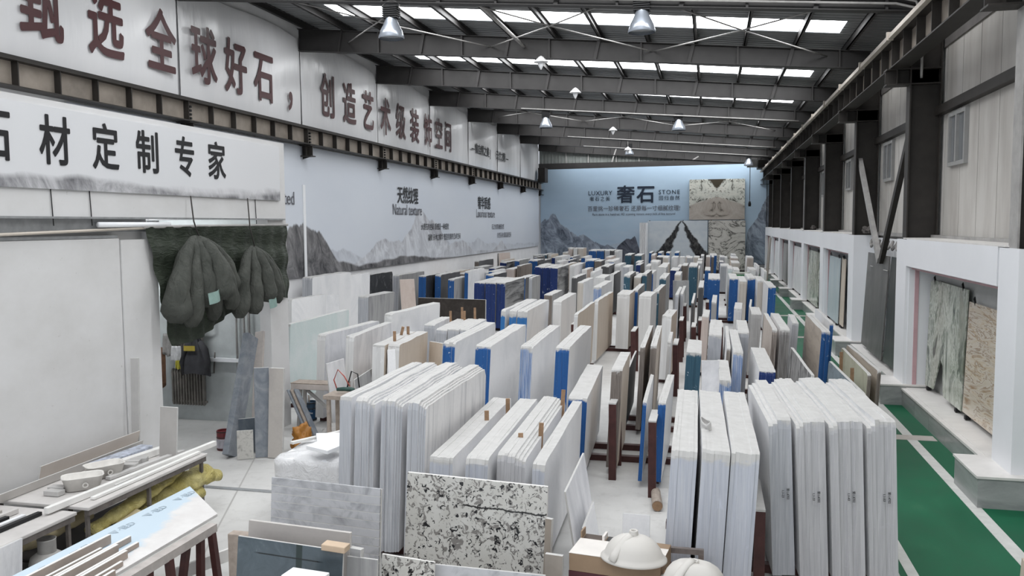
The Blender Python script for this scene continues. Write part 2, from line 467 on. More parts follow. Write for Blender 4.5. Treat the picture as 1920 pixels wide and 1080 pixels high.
# right columns, corbels -------------------------------------------
for k in range(0, 9):
    y = ST[k]
    c = struct(empty('column', (3.64, y, 0)), 'dark steel column at station %d along the right wall' % k)
    MB().box((0, -.15, .3), (.025, .15, rbot(3.6))).build('flange', steel_lt if k == 0 else steel, c)
    MB().box((.535, -.15, .3), (.56, .15, rbot(3.6))).build('flange', steel, c)
    MB().box((.025, -.012, .3), (.535, .012, rbot(3.6))).build('web', steel, c)
    cb = MB()
    cb.box((-.42, -.16, 6.09), (.53, .16, 6.115)); cb.box((-.42, -.16, 6.375), (.53, .16, 6.40)); cb.box((-.42, -.012, 6.115), (.53, .012, 6.375)); cb.box((-.24, -.15, 6.115), (-.22, .15, 6.375))
    cb.build('corbel', steel, c)
for k in range(0, 9):
    y = ST[k]
    cb = MB()
    cb.prism([(XL, 5.52), (XL + .36, 5.62), (XL + .36, 5.95), (XL, 5.95)], lambda a, q, s: (a, y - .012 + s * .024, q))
    cb.box((XL, y - .16, 5.60), (XL + .38, y + .16, 5.63)); cb.box((XL, y - .16, 5.92), (XL + .38, y + .16, 5.95)); cb.box((XL + .2, y - .15, 5.62), (XL + .22, y + .15, 5.93))
    cb.build('corbel', steel, wl)
# crane runway beams ---------------------------------------------------
def runway(name, xc, z0, z1, webm, label, face):
    r = struct(empty(name, (xc, 0, 0)), label)
    MB().box((-.16, 6, z0), (.16, 59.2, z0 + .025)).build('bottom_flange', steel, r)
    MB().box((-.18, 6, z1 - .025), (.18, 59.2, z1)).build('top_flange', steel, r)
    MB().box((-.012, 6, z0 + .025), (.012, 59.2, z1 - .025)).build('web', webm, r)
    MB().box((-.035, 6, z1), (.035, 59.2, z1 + .09)).build('rail', railm if face < 0 else steel, r)
    sm = MB().box((face * .012, -.012, 0), (face * .15, .012, z1 - z0 - .05)).mesh('stiffener', steel)
    for k in range(0, 53):
        o = link(bpy.data.objects.new('stiffener', sm)); o.parent = r; o.location = (0, 6.5 + k * .98, z0 + .025)
    for y in ST[:8]:
        b = MB()
        for q in range(4):
            b.box((face * .012, y - .03, z0 + .06 + q * .09), (face * .07, y + .03, z0 + .11 + q * .09))
        b.build('splice_bolts', black, r)['kind'] = 'stuff'
    if face < 0:
        MB().box((-.27, 6, z1 - .03), (-.18, 59.2, z1 + .05)).build('conductor_rail', railm, r)
        for y in range(8, 58, 3):
            MB().box((-.30, y, z1 - .05), (-.18, y + .06, z1 + .10)).build('clamp', railm, r)
    return r
runway('crane_beam', 3.44, 6.40, 6.92, steel_web, 'brown steel crane runway beam with pale rail along the right wall', -1)
runway('crane_beam', XL + .24, 5.95, 6.43, steel_web, 'brown steel crane runway beam along the left wall under the red letters', 1)
# diagonal column braces in the open bay
for y0, z0, y1, z1, mt in ((24.1, 5.6, 20.6, 2.6, steel_lt), (17.9, 5.2, 20.4, 2.6, steel)):
    MB().beam((3.78, y0, z0), (3.78, y1, z1), .1, .16).build('brace', mt, wr)

# windows in the right wall ---------------------------------------------
wf = plain('grey_window_frame', (.33, .33, .325), .5, 0, .1, 5)
gl = NT('dim_window_glass', .12, .6); glass = gl.done((.19, .20, .21))
for k in range(0, 7):
    yc = 16.25 + 6 * k - (0.1 if k else 0)
    o = struct(empty('window_%d' % (20 + k), (XR - .03, yc, 4.97)), 'narrow two light window high in right wall bay %d' % (k + 1))
    for a, b_ in (((-.04, -.52, -.48), (.04, .52, -.41)), ((-.04, -.52, .41), (.04, .52, .48)), ((-.04, -.52, -.41), (.04, -.45, .41)), ((-.04, .45, -.41), (.04, .52, .41)), ((-.05, -.04, -.41), (.03, .04, .41))):
        MB().box(a, b_).build('frame', wf, o)
    MB().box((0, -.45, -.41), (.015, -.04, .41)).build('pane', glass, o)
    MB().box((0, .04, -.41), (.015, .45, .41)).build('pane', glass, o)

# display niches along the right wall ----------------------------------
tile = stone('grey_plinth_tile', (.30, .31, .31), (.44, .45, .45), (1, .4, 3), 1.2, 1.0, rough=.3)
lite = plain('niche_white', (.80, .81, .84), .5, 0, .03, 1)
sillm = plain('dusty_white_sill', (.70, .68, .66), .5, 0, .08, 4)
pinkm = plain('pink_niche_frame', (.56, .36, .385), .5, 0, .1, 3)
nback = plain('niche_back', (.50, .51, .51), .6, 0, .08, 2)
nic = struct(empty('wall_niche'), 'white framed display niches along the green walkway')

for k in range(0, 9):
    y = ST[k]
    # pillar with its tiled foot
    wy = .42 if k else .36
    MB().box((3.60, y - wy, .40), (3.64, y + wy, 3.16)).build('pillar', lite, nic)
    MB().box((3.64, y - wy, .40), (4.2, y - wy + .03, 3.16)).build('pillar_side', lite, nic)
    MB().box((3.64, y + wy - .03, .40), (4.2, y + wy, 3.16)).build('pillar_side', lite, nic)
    MB().box((3.20, y - .50, 0), (4.2, y + .50, .37)).build('plinth_block', tile, nic)
    MB().box((3.18, y - .52, .37), (4.2, y + .52, .40)).build('plinth_top', sillm, nic)
for k in range(0, 8):
    ya, yb = ST[k] + .42, ST[k + 1] - .42
    # low tiled plinth and sill
    nt = 5; d = (ST[k + 1] - ST[k] - 1.0) / nt
    for j in range(nt):
        y0 = ST[k] + .5 + j * d
        MB().box((3.58, y0 + .004, 0), (3.64, y0 + d - .004, .30)).build('tile', tile, nic)
    MB().box((3.56, ST[k] + .5, .30), (4.2, ST[k + 1] - .5, .335)).build('sill', sillm, nic)
    if k == 1:
        MB().box((4.12, ya, .34), (4.2, yb, 3.1)).build('bay_back', whitepl, nic)
        continue
    MB().box((3.60, ya, 2.66), (3.66, yb, 3.17)).build('fascia', lite, nic)
    MB().box((3.60, ya - .3, 3.17), (4.24, yb + .3, 3.19)).build('ledge', sillm, nic)
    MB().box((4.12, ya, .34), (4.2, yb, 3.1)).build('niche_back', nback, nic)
    MB().box((3.66, ya, 2.64), (4.12, yb, 2.66)).build('head_lining', lite, nic); MB().box((3.70, ya, 2.60), (3.78, yb, 2.64)).build('head_frame', pinkm, nic)
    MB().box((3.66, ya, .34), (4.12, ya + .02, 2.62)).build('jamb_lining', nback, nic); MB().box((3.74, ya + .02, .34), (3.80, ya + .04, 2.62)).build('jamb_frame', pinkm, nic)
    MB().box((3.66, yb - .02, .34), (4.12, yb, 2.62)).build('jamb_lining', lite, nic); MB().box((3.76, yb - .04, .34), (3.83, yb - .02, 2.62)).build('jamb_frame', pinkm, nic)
    MB().box((3.64, ya, .335), (4.12, yb, .345)).build('sill_liner', sillm, nic)
# ------------------------------------------------------------------ printed banners
def mural(name, axis, x0, x1, z0, sky, layers, rough=.45, wob=0, clouds=None):
    """sky print with mountain ranges; layer = (points of (t, metres above z0), amp, freq, dark, light, haze)"""
    t = NT(name, rough, .4)
    s = t.sep(t.pos()); ax = s[0] if axis == 'x' else s[1]; z = t.math('SUBTRACT', s[2], z0)
    tt = t.math('DIVIDE', t.math('SUBTRACT', ax, x0), x1 - x0)
    v = t.comb(ax, 0.0, s[2])
    c = t.ramp(t.noise(t.vmath('MULTIPLY', v, (.16, 1, .35)), 1, 4, .55), [(.3, sky[0]), (.7, sky[1])])
    if clouds:
        cl = t.noise(t.vmath('MULTIPLY', v, (.25, 1, .8)), 1.2, 6, .6, .5)
        c = t.mix(t.math('MULTIPLY', t.step(cl, .56, .12), t.math('MULTIPLY', t.step(clouds, z, 1.0), .45)), c, (.50, .55, .63))
    for i, (pts, amp, fr, dark, light, haze) in enumerate(layers):
        hmax = max(p[1] for p in pts) or 1
        h = t.math('MULTIPLY', t.curve(tt, [(a, b / hmax) for a, b in pts]), hmax)
        nn = t.noise(t.comb(t.math('MULTIPLY', ax, fr), 3.7 * i, 0.0), 1, 6, .62)
        pk = t.math('PINGPONG', t.math('ADD', t.math('MULTIPLY', ax, fr * .55), t.math('MULTIPLY', nn, .9)), .5)
        h2 = t.math('MULTIPLY', h, t.math('ADD', 1 - amp, t.math('MULTIPLY', t.math('ADD', nn, pk), amp)))
        inside = t.math('MULTIPLY', t.step(h2, z, .035), t.step(h, .02, .01))
        skew = t.comb(t.math('ADD', t.math('MULTIPLY', ax, 1.0), t.math('MULTIPLY', z, .35)), 1.3 * i, t.math('MULTIPLY', z, .55))
        tex = t.noise(skew, 1.6, 9, .72, 1.1)
        mc = t.ramp(tex, [(.36, dark), (.50, tuple((a + b) / 2 for a, b in zip(dark, light))), (.62, light)])
        fade = t.math('MULTIPLY', t.math('SUBTRACT', 1.0, t.math('DIVIDE', z, t.math('ADD', h2, .05)), clamp=True), haze)
        mc = t.mix(fade, mc, sky[1])
        c = t.mix(inside, c, mc)
    return t.done(c)

# left wall, upper white vinyl between the roof and the runway beam
vin = NT('white_vinyl', .26, .5); t = vin
p = t.pos(); n = t.noise(t.vmath('MULTIPLY', p, (1, 1.2, .3)), .9, 4, .5)
t.bump(n, .45, .12)
vinyl = t.done(t.ramp(n, [(.3, (.74, .745, .76)), (.7, (.80, .80, .81))]))
ups = []
for k in range(0, 8):
    y0, y1 = ST[k] + .04, ST[k + 1] - .04
    def f(a, q, y0=y0, y1=y1, k=k):
        y = y0 + (y1 - y0) * a
        ztop = 9.25 - .14 * abs(a - .5) * 2 + .05 * math.sin(a * 9 + k)
        if a > .985: ztop -= .3
        z = 6.40 + (ztop - 6.40) * q
        e = min(a, 1 - a) * 2
        return (XL + .012 + .10 * min(1, e * 2.2) * math.sin(math.pi * min(1, q * .9 + .1)) ** .6 + .012 * math.sin(18 * a + 3 * q + k) * (1 - e), y, z)
    o = MB().grid(f, 24, 10).build('vinyl_banner', vinyl, smooth=True, fix=False)
    tag(o, ['white vinyl wall banner with first big red characters, at the near end', 'white vinyl banner with dark red characters ending in a comma', 'white vinyl banner behind the first three characters after the comma', 'white vinyl banner with the fourth to seventh characters after the comma', 'white vinyl banner with the last two big red characters', 'white vinyl banner starting the small black slogan up high', 'white vinyl banner ending the small black slogan up high', 'creased white vinyl banner in the far left corner'][k], 'banner', 'vinyl banners above the left runway beam')
    o['kind'] = 'thing'
    ups.append(o)
bpy.context.view_layer.update()
def lwall(name, s, size, y, z, mat, **k):
    par = ups[max(0, min(7, int((y - 11.48) // 6)))]
    return text(name, s, size, (XL + .135, y, z), LEFT, mat, par, **k)
for ch, y, z in (('甄', 13.25, 7.55), ('选', 14.95, 7.55), ('全', 16.72, 7.55), ('球', 18.35, 7.55), ('好', 19.75, 7.52), ('石', 21.15, 7.52), ('，', 22.9, 7.5),
                 ('创', 25.1, 7.56), ('造', 26.75, 7.54), ('艺', 28.35, 7.5), ('术', 30.0, 7.5), ('级', 31.6, 7.5), ('装', 33.2, 7.5), ('饰', 34.9, 7.5), ('空', 36.4, 7.5), ('间', 37.75, 7.5)):
    lwall('character', ch, 1.46, y, z, redink, bold=.030, sx=.74)
lwall('slogan', '— 集自然之美 |', .56, 43.6, 7.45, ink, bold=.012)
lwall('slogan', '天然之精 —', .56, 48.2, 7.45, ink, bold=.012)
# left wall, lower mural
sky = ((.59, .63, .70), (.65, .685, .74))
mm = mural('mural_print', 'y', 17.0, 59.0, 1.9, sky, [
    ([(0, .2), (.06, .5), (.11, 1.0), (.16, .7), (.20, 1.0), (.26, .5), (.36, 1.1), (.45, 1.5), (.52, .8), (.62, .9), (.72, .5), (1, .3)], .55, .55, (.40, .42, .47), (.62, .65, .70), .85),
    ([(0, .2), (.10, .25), (.17, .75), (.24, .25), (.31, 1.25), (.35, .9), (.395, 2.35), (.44, 2.1), (.50, .7), (.55, .9), (.60, .25), (.70, .15), (.74, .7), (.78, .1), (1, .05)], .38, .75, (.30, .30, .33), (.70, .72, .76), .45),
    ([(0, .8), (.08, 1.0), (.115, 1.5), (.135, 1.75), (.17, 1.7), (.185, 1.2), (.21, .45), (.25, .18), (.36, .40), (.45, .12), (.55, .0), (1, 0)], .35, 1.1, (.014, .014, .017), (.24, .235, .24), .04),
], .40, clouds=None)
def fm(a, q):
    y = 13.9 + (59.3 - 13.9) * a; z = 1.93 + (5.93 - 1.93) * q
    far = max(0, (y - 50) / 9.3)
    return (XL + .02 + .03 * math.sin(math.pi * q) + .035 * far * math.sin(9 * y + 3 * z) * .5, y, z)
mu = tag(MB().grid(fm, 160, 8).build('mural_banner', mm, smooth=True, fix=False), 'pale blue mountain mural banner along the left wall under the runway beam', 'mural')
bpy.context.view_layer.update()
def mwall(name, s, size, y, z, mat=inkg, **k): return text(name, s, size, (XL + .075, y, z), LEFT, mat, mu, **k)
MB().box((XL + .05, 23.36, 1.93), (XL + .075, 23.50, 4.75)).build('seam_strip', whitepl, mu)
mwall('lettering', 'Limited', .56, 22.48 + .34, 4.30, sx=.9, align='RIGHT')
mwall('lettering', '天然纹理', .72, 32.45, 4.66, ink, bold=.012, sx=.84)
mwall('lettering', 'Natural texture', .62, 32.4, 4.10, sx=.86)
mwall('lettering', '大理石的色彩 质感是一种感觉', .32, 35.9, 3.40, ink, sx=.92)
mwall('lettering', '凝聚 天地之精华 塑造完美的艺术空间', .32, 37.3, 2.92, ink, sx=.92)
mwall('lettering', '奢华质感', .72, 44.3, 4.62, ink, bold=.012, sx=.9)
mwall('lettering', 'Luxurious texture', .62, 44.6, 4.08, sx=.86)
mwall('lettering', '石之纹理 触感自然', .34, 47.3, 3.35)
mwall('lettering', '天然石材 成就品质空间', .34, 48.8, 2.85)
# back wall banner
bsky = ((.34, .445, .56), (.42, .55, .67))
bm_ = mural('back_banner_print', 'x', -12.2, 3.8, .6, bsky, [
    ([(0, .6), (.3, 1.2), (.40, 1.9), (.46, 1.3), (.55, .9), (.85, .9), (1, 1.0)], .4, .5, (.30, .36, .43), (.46, .53, .61), .6),
    ([(0, 3.0), (.03, 3.9), (.065, 3.7), (.10, 3.0), (.13, 2.9), (.17, 2.3), (.22, 2.1), (.30, 1.5), (.40, .9), (.90, 0.3), (.915, 2.6), (.945, 3.6), (1, 4.8)], .30, 1.0, (.055, .07, .10), (.36, .41, .49), .10),
    ([(0, .1), (.33, .1), (.355, 1.2), (.40, 2.1), (.435, 2.0), (.455, 1.1), (.48, .2), (1, 0.05)], .25, 1.4, (.015, .018, .03), (.16, .17, .21), .05),
], .5, clouds=3.2)
bb = tag(MB().grid(lambda a, q: (-12.05 + 15.85 * a, YB - .14 - .03 * math.sin(math.pi * q), .6 + (7.42 + .1 * a - .6) * q), 40, 12).build('back_banner', bm_, smooth=True, fix=False),
         'wide light blue luxury stone banner with mountains hung on the back wall', 'banner')
bpy.context.view_layer.update()
def bwall(name, s, size, x, z, mat=inkb, **k): return text(name, s, size, (x, YB - .185, z), BACK, mat, bb, **k)
bwall('lettering', 'LUXURY', .44, -7.72, 5.66, space=1.05)
bwall('lettering', '奢石之美', .33, -7.74, 5.25, space=1.28)
bwall('lettering', '奢', 1.30, -5.90, 5.47, bold=.022)
bwall('lettering', '石', 1.30, -4.50, 5.47, bold=.03)
bwall('lettering', 'STONE', .42, -2.88, 5.66, space=1.18)
bwall('lettering', '回归自然', .33, -2.88, 5.25, space=1.28)
bwall('lettering', '百里挑一珍稀奢石 还原每一寸细腻纹理!', .40, -5.36, 4.54, inkg, sx=.93)
bwall('lettering', 'Rare stone in a hundred. HD scanning restore every inch of fine texture!', .235, -5.36, 4.16, inkg, sx=.84)

# bookmatched stone display panels standing in front of the back banner
def book(name, xc, base, fn):
    t = NT(name, .3)
    s = t.sep(t.pos())
    ax = t.math('ABSOLUTE', t.math('SUBTRACT', s[0], xc))
    return t, ax, s[2]
t, ax, z = book('bookmatched_beige_panel', .35, None, None)
v = t.comb(ax, 0.0, z)
n = t.noise(v, 1.5, 8, .7, 1.0); n2 = t.noise(v, .6, 5, .6, 2.0)
c = t.ramp(n, [(.36, (.05, .045, .035)), (.45, (.52, .53, .48)), (.6, (.62, .61, .55)), (.75, (.42, .40, .34))])
low = t.math('ADD', t.math('SUBTRACT', 5.1, t.math('MULTIPLY', ax, .32)), t.math('MULTIPLY', n2, .4))
c = t.mix(t.step(t.noise(v, 5.5, 4, .65, .8), .60, .02), c, (.06, .055, .04))
c = t.mix(t.step(low, z, .05), c, t.ramp(n2, [(.40, (.10, .09, .075)), (.46, (.36, .32, .28)), (.60, (.44, .40, .36)), (.72, (.55, .52, .48))]))
tri = t.step(t.math('ADD', .45, t.math('MULTIPLY', t.math('SUBTRACT', n, .5), .6)), t.math('ADD', ax, t.math('MULTIPLY', t.math('SUBTRACT', 6.35, z), .9)), .05)
c = t.mix(tri, c, (.05, .04, .025))
beigepanel = t.done(c)
t, ax, z = book('bookmatched_white_black_panel', -2.0, None, None)
v = t.comb(ax, 0.0, z)
n = t.noise(v, .75, 4, .55, .8)
q = t.math('ADD', t.math('SUBTRACT', ax, t.math('MULTIPLY', t.math('SUBTRACT', 3.75, z), .52)), t.math('MULTIPLY', t.math('SUBTRACT', n, .5), 1.0))
wdt = t.math('MULTIPLY', t.math('SUBTRACT', 3.95, z), .17)
band = t.step(wdt, t.math('ABSOLUTE', q), .05)
c = t.ramp(t.noise(v, 1.1, 5, .6, 1), [(.3, (.50, .56, .62)), (.7, (.62, .66, .69))])
c = t.mix(band, c, t.ramp(t.noise(t.vmath('MULTIPLY', v, (4, 1, 1.2)), 2.2, 5, .6, 1), [(.45, (.010, .010, .012)), (.78, (.14, .135, .13))]))
whiteblack = t.done(c)
t, ax, z = book('white_panel_with_black_swirls', 1.05, None, None)
v = t.pos()
n = t.noise(v, .55, 6, .62, 2.4)
c = t.ramp(n, [(.40, (.60, .58, .54)), (.475, (.52, .50, .46)), (.50, (.02, .018, .016)), (.53, (.50, .48, .44)), (.62, (.60, .58, .54)), (.655, (.12, .11, .10)), (.68, (.56, .54, .50))])
swirl = t.done(c)
edge = plain('pale_stone_edge', (.66, .65, .63), .6)
for nm, x0, x1, z0, z1, m, lab, y in (('display_slab', -1.50, 2.22, 3.72, 6.50, beigepanel, 'square beige bookmatched stone panel with dark speckled centre on the blue back banner', YB - .32),
                                      ('display_slab', -4.35, -.24, .25, 3.66, whiteblack, 'white stone panel with two black legs forming an arch, before the back banner', YB - .45),
                                      ('display_slab', -.18, 2.28, .25, 3.66, swirl, 'cream stone panel with black swirls, at the right before the back banner', YB - .45)):
    b = MB(); b.box((x0, y, z0), (x1, y + .1, z1))
    o = b.build(nm, [m], bevel=.01); tag(o, lab, 'stone panel', 'display panels on the back wall')
fr = thing('display_stand', 'dark steel stand carrying the stone panels before the back banner', 'stand', (-1, YB - .3, 0))
for x in (-3.2, -.9, 1.0, 2.9):
    MB().box((x - .04, -.04, 0), (x + .04, .02, 3.7)).build('post', steel, fr)
MB().box((-3.4, -.55, 0), (3.3, .02, .245)).build('base_beam', steel, fr)
for i, x in enumerate((-4.78, -4.66, -4.54, -4.42)):
    o = MB().box((x, YB - 1.9, .1), (x + .10, YB - .5, 3.55)).build('stone_slab', FACE['white'])
    tag(o, 'tall pale slab standing at the left side of the black and white arch panel', 'slab', 'tall pale slabs beside the arch panel')

# crane end carriage and hanging pendant at the far right corner
cr = thing('overhead_crane', 'dark overhead crane end carriage parked in the far right corner', 'crane', (3.25, 57.4, 6.92))
MB().box((-.35, -.9, .10), (.25, .9, .62)).build('end_carriage', steel, cr, bevel=.02)
MB().box((-1.0, -.25, .22), (-.35, .35, .75)).build('hoist_motor', steel_lt, cr, bevel=.03)
MB().tube([(-.8, -.1, .25), (-.8, -.1, -2.0)], .02, 6).build('pendant_cable', black, cr, smooth=True)
MB().lathe([(0, -2.35), (.08, -2.35), (.10, -2.2), (.06, -2.02), (0, -2.0)], (-.8, -.1, 0), 10).build('pendant_control', black, cr, smooth=True)
for y in (-.7, .7):
    MB().lathe([(.0, -.06), (.14, -.06), (.14, .06), (0, .06)], (0, 0, 0), 14).build('wheel', steel, cr, loc=(0, y, .15), rot=(0, R(90), 0))
cl = thing('overhead_crane', 'dark crane end carriage parked in the far left corner', 'crane', (XL + .55, 58.3, 5.95))
MB().box((-.25, -.5, .5), (.25, .6, 1.5)).build('end_carriage', steel, cl, bevel=.02)
MB().lathe([(.0, -.06), (.14, -.06), (.14, .06), (0, .06)], (0, 0, 0), 14).build('wheel', steel, cl, loc=(-.3, 0, .62), rot=(0, R(90), 0))

# lamps -----------------------------------------------------------------
shade_m = NT('brushed_grey_reflector', .3); shade_m.b.inputs['Metallic'].default_value = .6; shade_m = shade_m.done((.42, .46, .52))
wshade = plain('white_enamel_shade', (.82, .82, .82), .4)
def bay(x, y, zb, s, label):
    L = thing('high_bay_lamp', label, 'lamp', (x, y, zb), 0, 'industrial high bay lamps')
    rf = MB().lathe([(.27, 0), (.285, .02), (.24, .16), (.17, .30), (.13, .40), (.12, .44)], (0, 0, 0), 24).build('reflector', shade_m, L, smooth=True)
    MB().lathe([(0, .03), (.24, .03), (.255, .05)], (0, 0, 0), 20).build('lens', glass, rf, smooth=True)
    b = MB()
    for q in range(6):
        b.box((-.17, -.12, .43 + q * .045), (.17, .12, .455 + q * .045))
    b.box((-.14, -.09, .43), (.14, .09, .70)); gbx = b.build('gear_box', black, L)
    b = MB(); b.tube([(.17, 0, .62), (.2, 0, .72), (.1, 0, .80), (0, 0, .82), (-.1, 0, .80), (-.2, 0, .72), (-.17, 0, .62)], .012, 6); b.build('hanger', steel_lt, gbx, smooth=True)
    MB().tube([(0, 0, .80), (0, 0, rbot(x) - zb)], .012, 6).build('suspension', steel_lt, L, smooth=True)
bay(-6.85, 17.45, 7.57, 1, 'black topped high bay lamp hanging near left of the closest roof beam')
bay(-1.42, 17.45, 7.38, 1, 'black topped high bay lamp hanging under the middle of the closest roof beam')
bay(-6.95, 35.5, 7.62, 1, 'smaller looking high bay lamp under the fourth roof beam, left one')
bay(-1.35, 35.5, 7.33, 1, 'smaller looking high bay lamp under the fourth roof beam, right one')
bay(-5.1, 53.5, 7.85, 1, 'tiny far high bay lamp before the back banner')
bay(2.2, 53.5, 6.98, 1, 'tiny far high bay lamp at the right before the back banner')
def pend(x, y, zb, label):
    L = thing('pendant_lamp', label, 'lamp', (x, y, zb), 0, 'white pendant lamps')
    MB().lathe([(.02, .30), (.08, .26), (.20, .14), (.21, .12)], (0, 0, 0), 16).build('shade', wshade, L, smooth=True)
    MB().lathe([(.10, .16), (.09, .06), (.02, -.08), (0, -.09)], (0, 0, 0), 12).build('bulb', whitepl, L, smooth=True)
    MB().tube([(0, 0, .28), (0, 0, rbot(x) - zb)], .012, 6).build('stem', steel_lt, L, smooth=True)
pend(-4.72, 23.42, 7.93, 'white cone pendant lamp under the second roof beam')
pend(-4.70, 29.42, 7.98, 'white cone pendant lamp under the third roof beam')
pend(-4.75, 41.42, 7.95, 'white cone pendant lamp under the fifth roof beam')
pend(-4.6, 47.42, 7.50, 'white cone pendant lamp on a long stem under the sixth roof beam')
# ------------------------------------------------------------------ workshop block at the left
PX = -7.2
dirty = NT('dusty_white_wall', .7); t = dirty
p = t.pos(); n = t.noise(t.vmath('MULTIPLY', p, (1, .7, 1)), 1.3, 6, .62); n2 = t.noise(p, 9, 5, .7)
c = t.ramp(n, [(.3, (.58, .575, .57)), (.62, (.66, .658, .66))])
c = t.mix(t.math('MULTIPLY', t.step(n2, .69, .03), .55), c, (.42, .40, .39))
dirty = t.done(c)
ws = struct(empty('wall_partition', (0, 0, 0)), 'white workshop partition block with a wide sliding door')
MB().box((-12.1, 2, 3.62), (PX, 13.2, 4.92)).build('upper_wall', dirty, ws)
MB().box((-7.4, 12.60, 0), (PX, 13.2, 3.62)).build('post', dirty, ws)
MB().box((-12.1, 13.15, 0), (-7.4, 13.35, 3.62)).build('cross_wall', plain('chalky_blue_green_wall', (.50, .53, .53), .75, 0, .2, 2.2), ws)
MB().box((-7.6, 2, 0), (PX - .12, 9.60, 3.62)).build('end_wall', dirty, ws)
MB().box((-7.36, 9.57, 0), (PX - .02, 9.74, 3.5)).build('jamb', dirty, ws)
MB().box((PX - .12, 2, 3.44), (PX - .04, 9.56, 3.62)).build('track_back', greymetal, ws)
b = MB(); b.tube([(PX + .02, 6.0, 3.40), (PX + .03, 9.98, 3.50)], .018, 6); b.build('track_rod', railm, ws, smooth=True)
b = MB(); b.tube([(PX + .03, 8.6, 3.53), (PX + .03, 9.95, 3.53)], .035, 8); b.build('track_tube', whitepl, ws, smooth=True)
MB().box((PX - .02, 2, 3.60), (PX + .05, 13.1, 3.625)).build('ledge', greymetal, ws)
dr = struct(empty('door_1', (PX, 0, 0)), 'big dusty white sliding door of the workshop')
MB().box((-.10, 2.5, 0), (-.02, 9.02, 3.36)).build('door_panel', dirty, dr, bevel=.01)
MB().box((-.10, 9.03, 0), (-.01, 9.56, 3.34)).build('door_edge_strip', dirty, dr)
MB().box((-.08, 2.5, 3.365), (-.03, 9.0, 3.40)).build('hanger_strip', greymetal, dr)
# pipes on the cross wall
for x in (-8.15, -8.0, -7.9, -7.62, -7.52):
    b = MB(); b.tube([(x, 13.08, .9 if x < -7.8 else .6), (x, 13.08, 3.2)], .022, 6); b.build('wall_pipe', steel_lt, ws, smooth=True)
MB().box((-9.3, 13.02, 1.10), (-7.5, 13.14, 1.16)).build('wall_ledge', whitepl, ws)
# sign over the door
sgm = mural('sign_print', 'y', 3.0, 12.98, 3.93, ((.66, .67, .69), (.72, .72, .74)), [
    ([(0, .10), (.25, .12), (.45, .14), (.6, .10), (.8, .12), (1, .20)], .5, 1.6, (.35, .35, .37), (.66, .66, .68), .5),
    ([(0, .05), (.36, .06), (.45, .15), (.55, .17), (.66, .10), (.75, .03), (.88, .05), (.96, .10), (1, .16)], .4, 2.2, (.07, .07, .08), (.50, .50, .52), .1)], .4)
sg = tag(MB().box((PX + .002, 3.0, 3.93), (PX + .03, 12.98, 4.84)).build('shop_sign', sgm), 'long white sign with black characters and a grey mountain sketch over the workshop door', 'sign')
bpy.context.view_layer.update()
for ch, y in (('石', 7.15), ('材', 7.98), ('定', 8.78), ('制', 9.56), ('专', 10.35), ('家', 11.12)):
    text('character', ch, .58, (PX + .036, y, 4.43), LEFT, ink, sg, bold=.010, sx=.82)

# quilted door curtain gathered up with two cords -----------------------
quilt = NT('olive_quilted_cloth', .62, .3); t = quilt
p = t.pos(); n = t.noise(p, 3, 6, .65); 
t.bump(t.noise(t.vmath('MULTIPLY', p, (1, .8, 2.6)), 5.5, 5, .6, .8), .75, .05)
quilt = t.done(t.ramp(n, [(.3, (.014, .020, .013)), (.7, (.040, .050, .035))]))
quilt2 = NT('grey_olive_quilted_cloth', .75, .2); t = quilt2
p = t.pos(); n = t.noise(p, 3, 6, .65); t.bump(t.noise(t.vmath('MULTIPLY', p, (1, 1, .45)), 11, 5, .6, .6), .9, .05)
quilt2 = t.done(t.ramp(n, [(.3, (.045, .049, .043)), (.7, (.088, .092, .082))]))
tealm = plain('faded_teal_cloth', (.25, .36, .33), .8, 0, .15, 12)
cu = thing('door_curtain', 'olive green quilted door curtain tied up in two bundles over the workshop doorway', 'curtain', (PX, 11.6, 3.5))
def fc(a, q):
    y = -2.16 + 3.70 * a
    yy = y + .42 * q * max(0, 1 - a * 1.8)
    zb = -(1.62 - .42 * min(1, a * 1.2) + .08 * math.sin(a * 7))
    z = zb * q
    return (.05 + .025 * math.sin(a * 62) * (.5 + .5 * q) + .05 * q * math.sin(a * 9) + .02 * math.sin(z * 14 + a * 3), yy, z)
MB().grid(fc, 90, 26).build('quilted_sheet', quilt, cu, smooth=True, fix=False)
b = MB(); b.tube([(.04, -2.2, .0), (.04, 1.58, .02)], .022, 8); b.build('curtain_rod', steel_lt, cu, smooth=True)
def gathered(apex, ends):
    # cloth folds falling from the cord; every end is (point, radius, bulge towards the hall)
    o0 = Vector((PX, 11.6, 3.5)); a = Vector(apex) - o0
    b = MB()
    for e_, r, dx in ends:
        e = Vector(e_) - o0
        pts = []; rad = []
        for i in range(19):
            s = i / 18
            bow = math.sin(min(1, s * 1.02) * math.pi * .5) ** .8
            y = a.y + (e.y - a.y) * bow
            z = a.z + (e.z - a.z) * s ** 1.25
            x = a.x + (e.x - a.x) * s + dx * math.sin(s * math.pi * .8)
            pts.append((x, y + .012 * math.sin(s * 17 + r * 90), z))
            end = 1 if s < .86 else max(.35, 1 - ((s - .86) / .14) ** 2 * .6)
            rr = r * (.22 + .85 * s ** .62) * end * (1 + .06 * math.sin(s * 21 + e.y * 9))
            rad.append((rr * .8, rr))
        b.tube(pts, rad, 14)
    return b.build('gathered_folds', quilt2, cu, smooth=True, fix=False)
gathered((-7.02, 10.32, 3.34), [((-6.98, 9.7, 2.21), .20, .06), ((-6.95, 9.96, 2.14), .17, .10), ((-6.9, 10.18, 2.39), .15, .14), ((-6.8, 10.41, 2.47), .19, .16), ((-6.95, 10.95, 2.27), .13, .08), ((-6.98, 11.06, 2.54), .13, .05), ((-7.1, 10.79, 2.13), .15, .0)])
